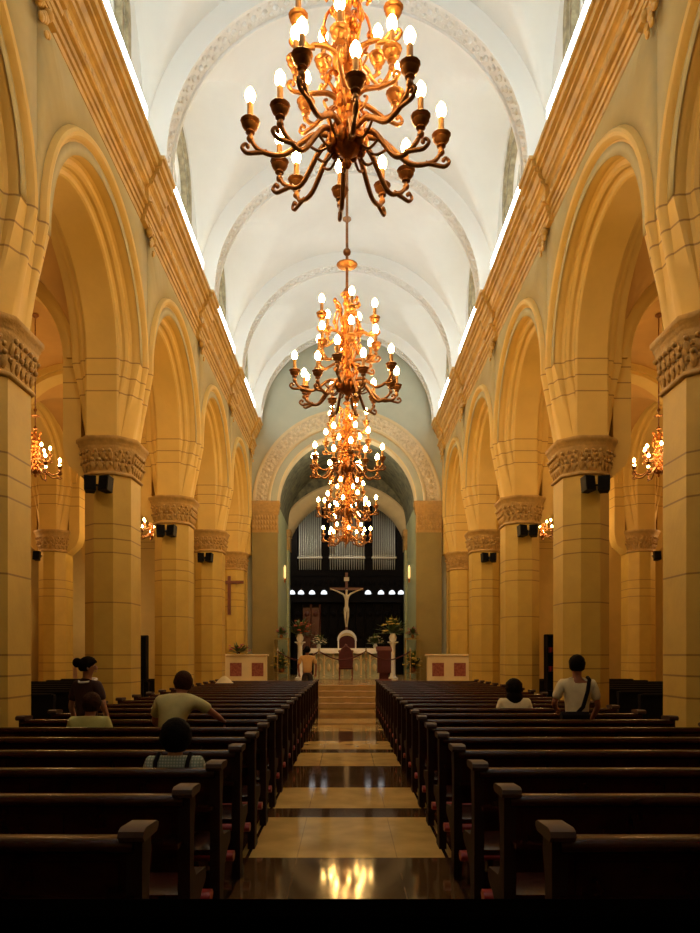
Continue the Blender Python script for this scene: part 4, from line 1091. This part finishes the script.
# ------------------------------------------------------------------ people
def straps(root, J, s_):
    for q, sd in ((-1, 'l'), (1, 'r')):
        x = q*.115*s_; c = J['chest']
        MB().tube([(x*.9, c.y+.12*s_, c.z-.05), (x, c.y+.09*s_, c.z+.10*s_), (x, c.y, c.z+.145*s_), (x, c.y-.09*s_, c.z+.10*s_), (x*.95, c.y-.145*s_, c.z), (x*.8, c.y-.15*s_, c.z-.16)], .014, 6).build('strap', 'strap', root)
    w_ = J['waist']; MB().bbox(-.13*s_, .13*s_, w_.y-.24*s_, w_.y-.13*s_, w_.z-.16, w_.z+.12*s_, .03).build('backpack', 'strap', root)
person('person', (-1.10, PY0+PS*2+.20, SEAT), sitting(), 'seated person with thick dark hair and pale plaid shirt, near the front left', 'plaid', hairstyle='thick', extra=straps, s_=.88)
ya = PY0+PS*5+.20
person('person', (-2.53, ya, SEAT), sitting(head=(.01, .045, .71)), 'seated child in yellow green shirt beside the standing woman at the left', 'yshirt', skin='skin2', hair='hairb', s_=.95)
person('person', (-2.96, PY0+PS*6+.50, 0), standing(head=(.02, .01, 1.585), lel=(-.25, -.04, 1.10), lwr=(-.27, .05, .88), rel=(.25, .04, 1.12), rwr=(.24, .12, .92)), 'standing woman with dark bun and maroon top turned to the right, by the left piers', 'maroon', hairstyle='bun', facing=-.55, headyaw=-.8, s_=.935,
       extra=lambda root, J, s_: MB().tube([(.10*math.cos(a), .095*math.sin(a)+.01, J['chest'].z+.115+.02*math.sin(a)) for a in [k*2*PI/16 for k in range(17)]], .012, 6).build('collar', 'white', root))
person('person', (-1.76, PY0+PS*5+.56, 0), dict(pelvis=(-.06,-.08,.80), waist=(-.04,-.03,.92), chest=(0,.04,1.06), neck=(.02,.12,1.19), head=(.03,.18,1.29),
       lsh=(-.18,.03,1.13), lel=(-.25,.10,.90), lwr=(-.22,.28,.84), rsh=(.19,.05,1.12), rel=(.36,.08,.99), rwr=(.44,.20,.90),
       lhip=(-.14,-.08,.76), lkn=(-.16,.05,.42), lan=(-.16,-.10,.08), lto=(-.17,.06,.035), rhip=(.04,-.08,.76), rkn=(.08,.06,.42), ran=(.08,-.10,.08), rto=(.09,.06,.035)),
       'bending person in olive beige shirt reaching along a pew, in the left block', 'oshirt', skin='skin2', hair='hairb', s_=1.02)
def bag(root, J, s_):
    c = J['chest']; w_ = J['waist']
    MB().tube([(.125, .02, c.z+.135), (.115, -.08, c.z+.115), (.07, -.150, c.z-.02), (.02, -.150, w_.z+.02), (-.07, -.155, w_.z-.08)], .022, 6).build('bag_strap', 'strap', root)
    MB().bbox(-.24, .06, -.26, -.15, w_.z-.26, w_.z-.03, .035).build('shoulder_bag', 'strap', root)
person('person', (2.62, PY0+PS*6+.50, 0), standing(lel=(-.27, .02, 1.12), lwr=(-.18, .24, 1.05), rel=(.25, -.02, 1.10), rwr=(.22, .14, .92)), 'standing man in off-white shirt with dark shoulder bag, shown from behind at the right', 'wshirt', extra=bag, s_=.945, skin='skin2')
person('person', (2.22, PY0+PS*8+.20, SEAT), sitting(), 'seated person with long dark hair, low between pews in the right block', 'wshirt', hairstyle='long', s_=1.0)
person('person', (-1.20, 21.78, .17), standing(lel=(-.27, -.02, 1.12), lwr=(-.25, .03, .88), rel=(.27, -.02, 1.12), rwr=(.25, .03, .88)), 'standing man in tan orange shirt on the altar steps at the end of the aisle', 'tshirt', s_=1.0, skin='skin2')
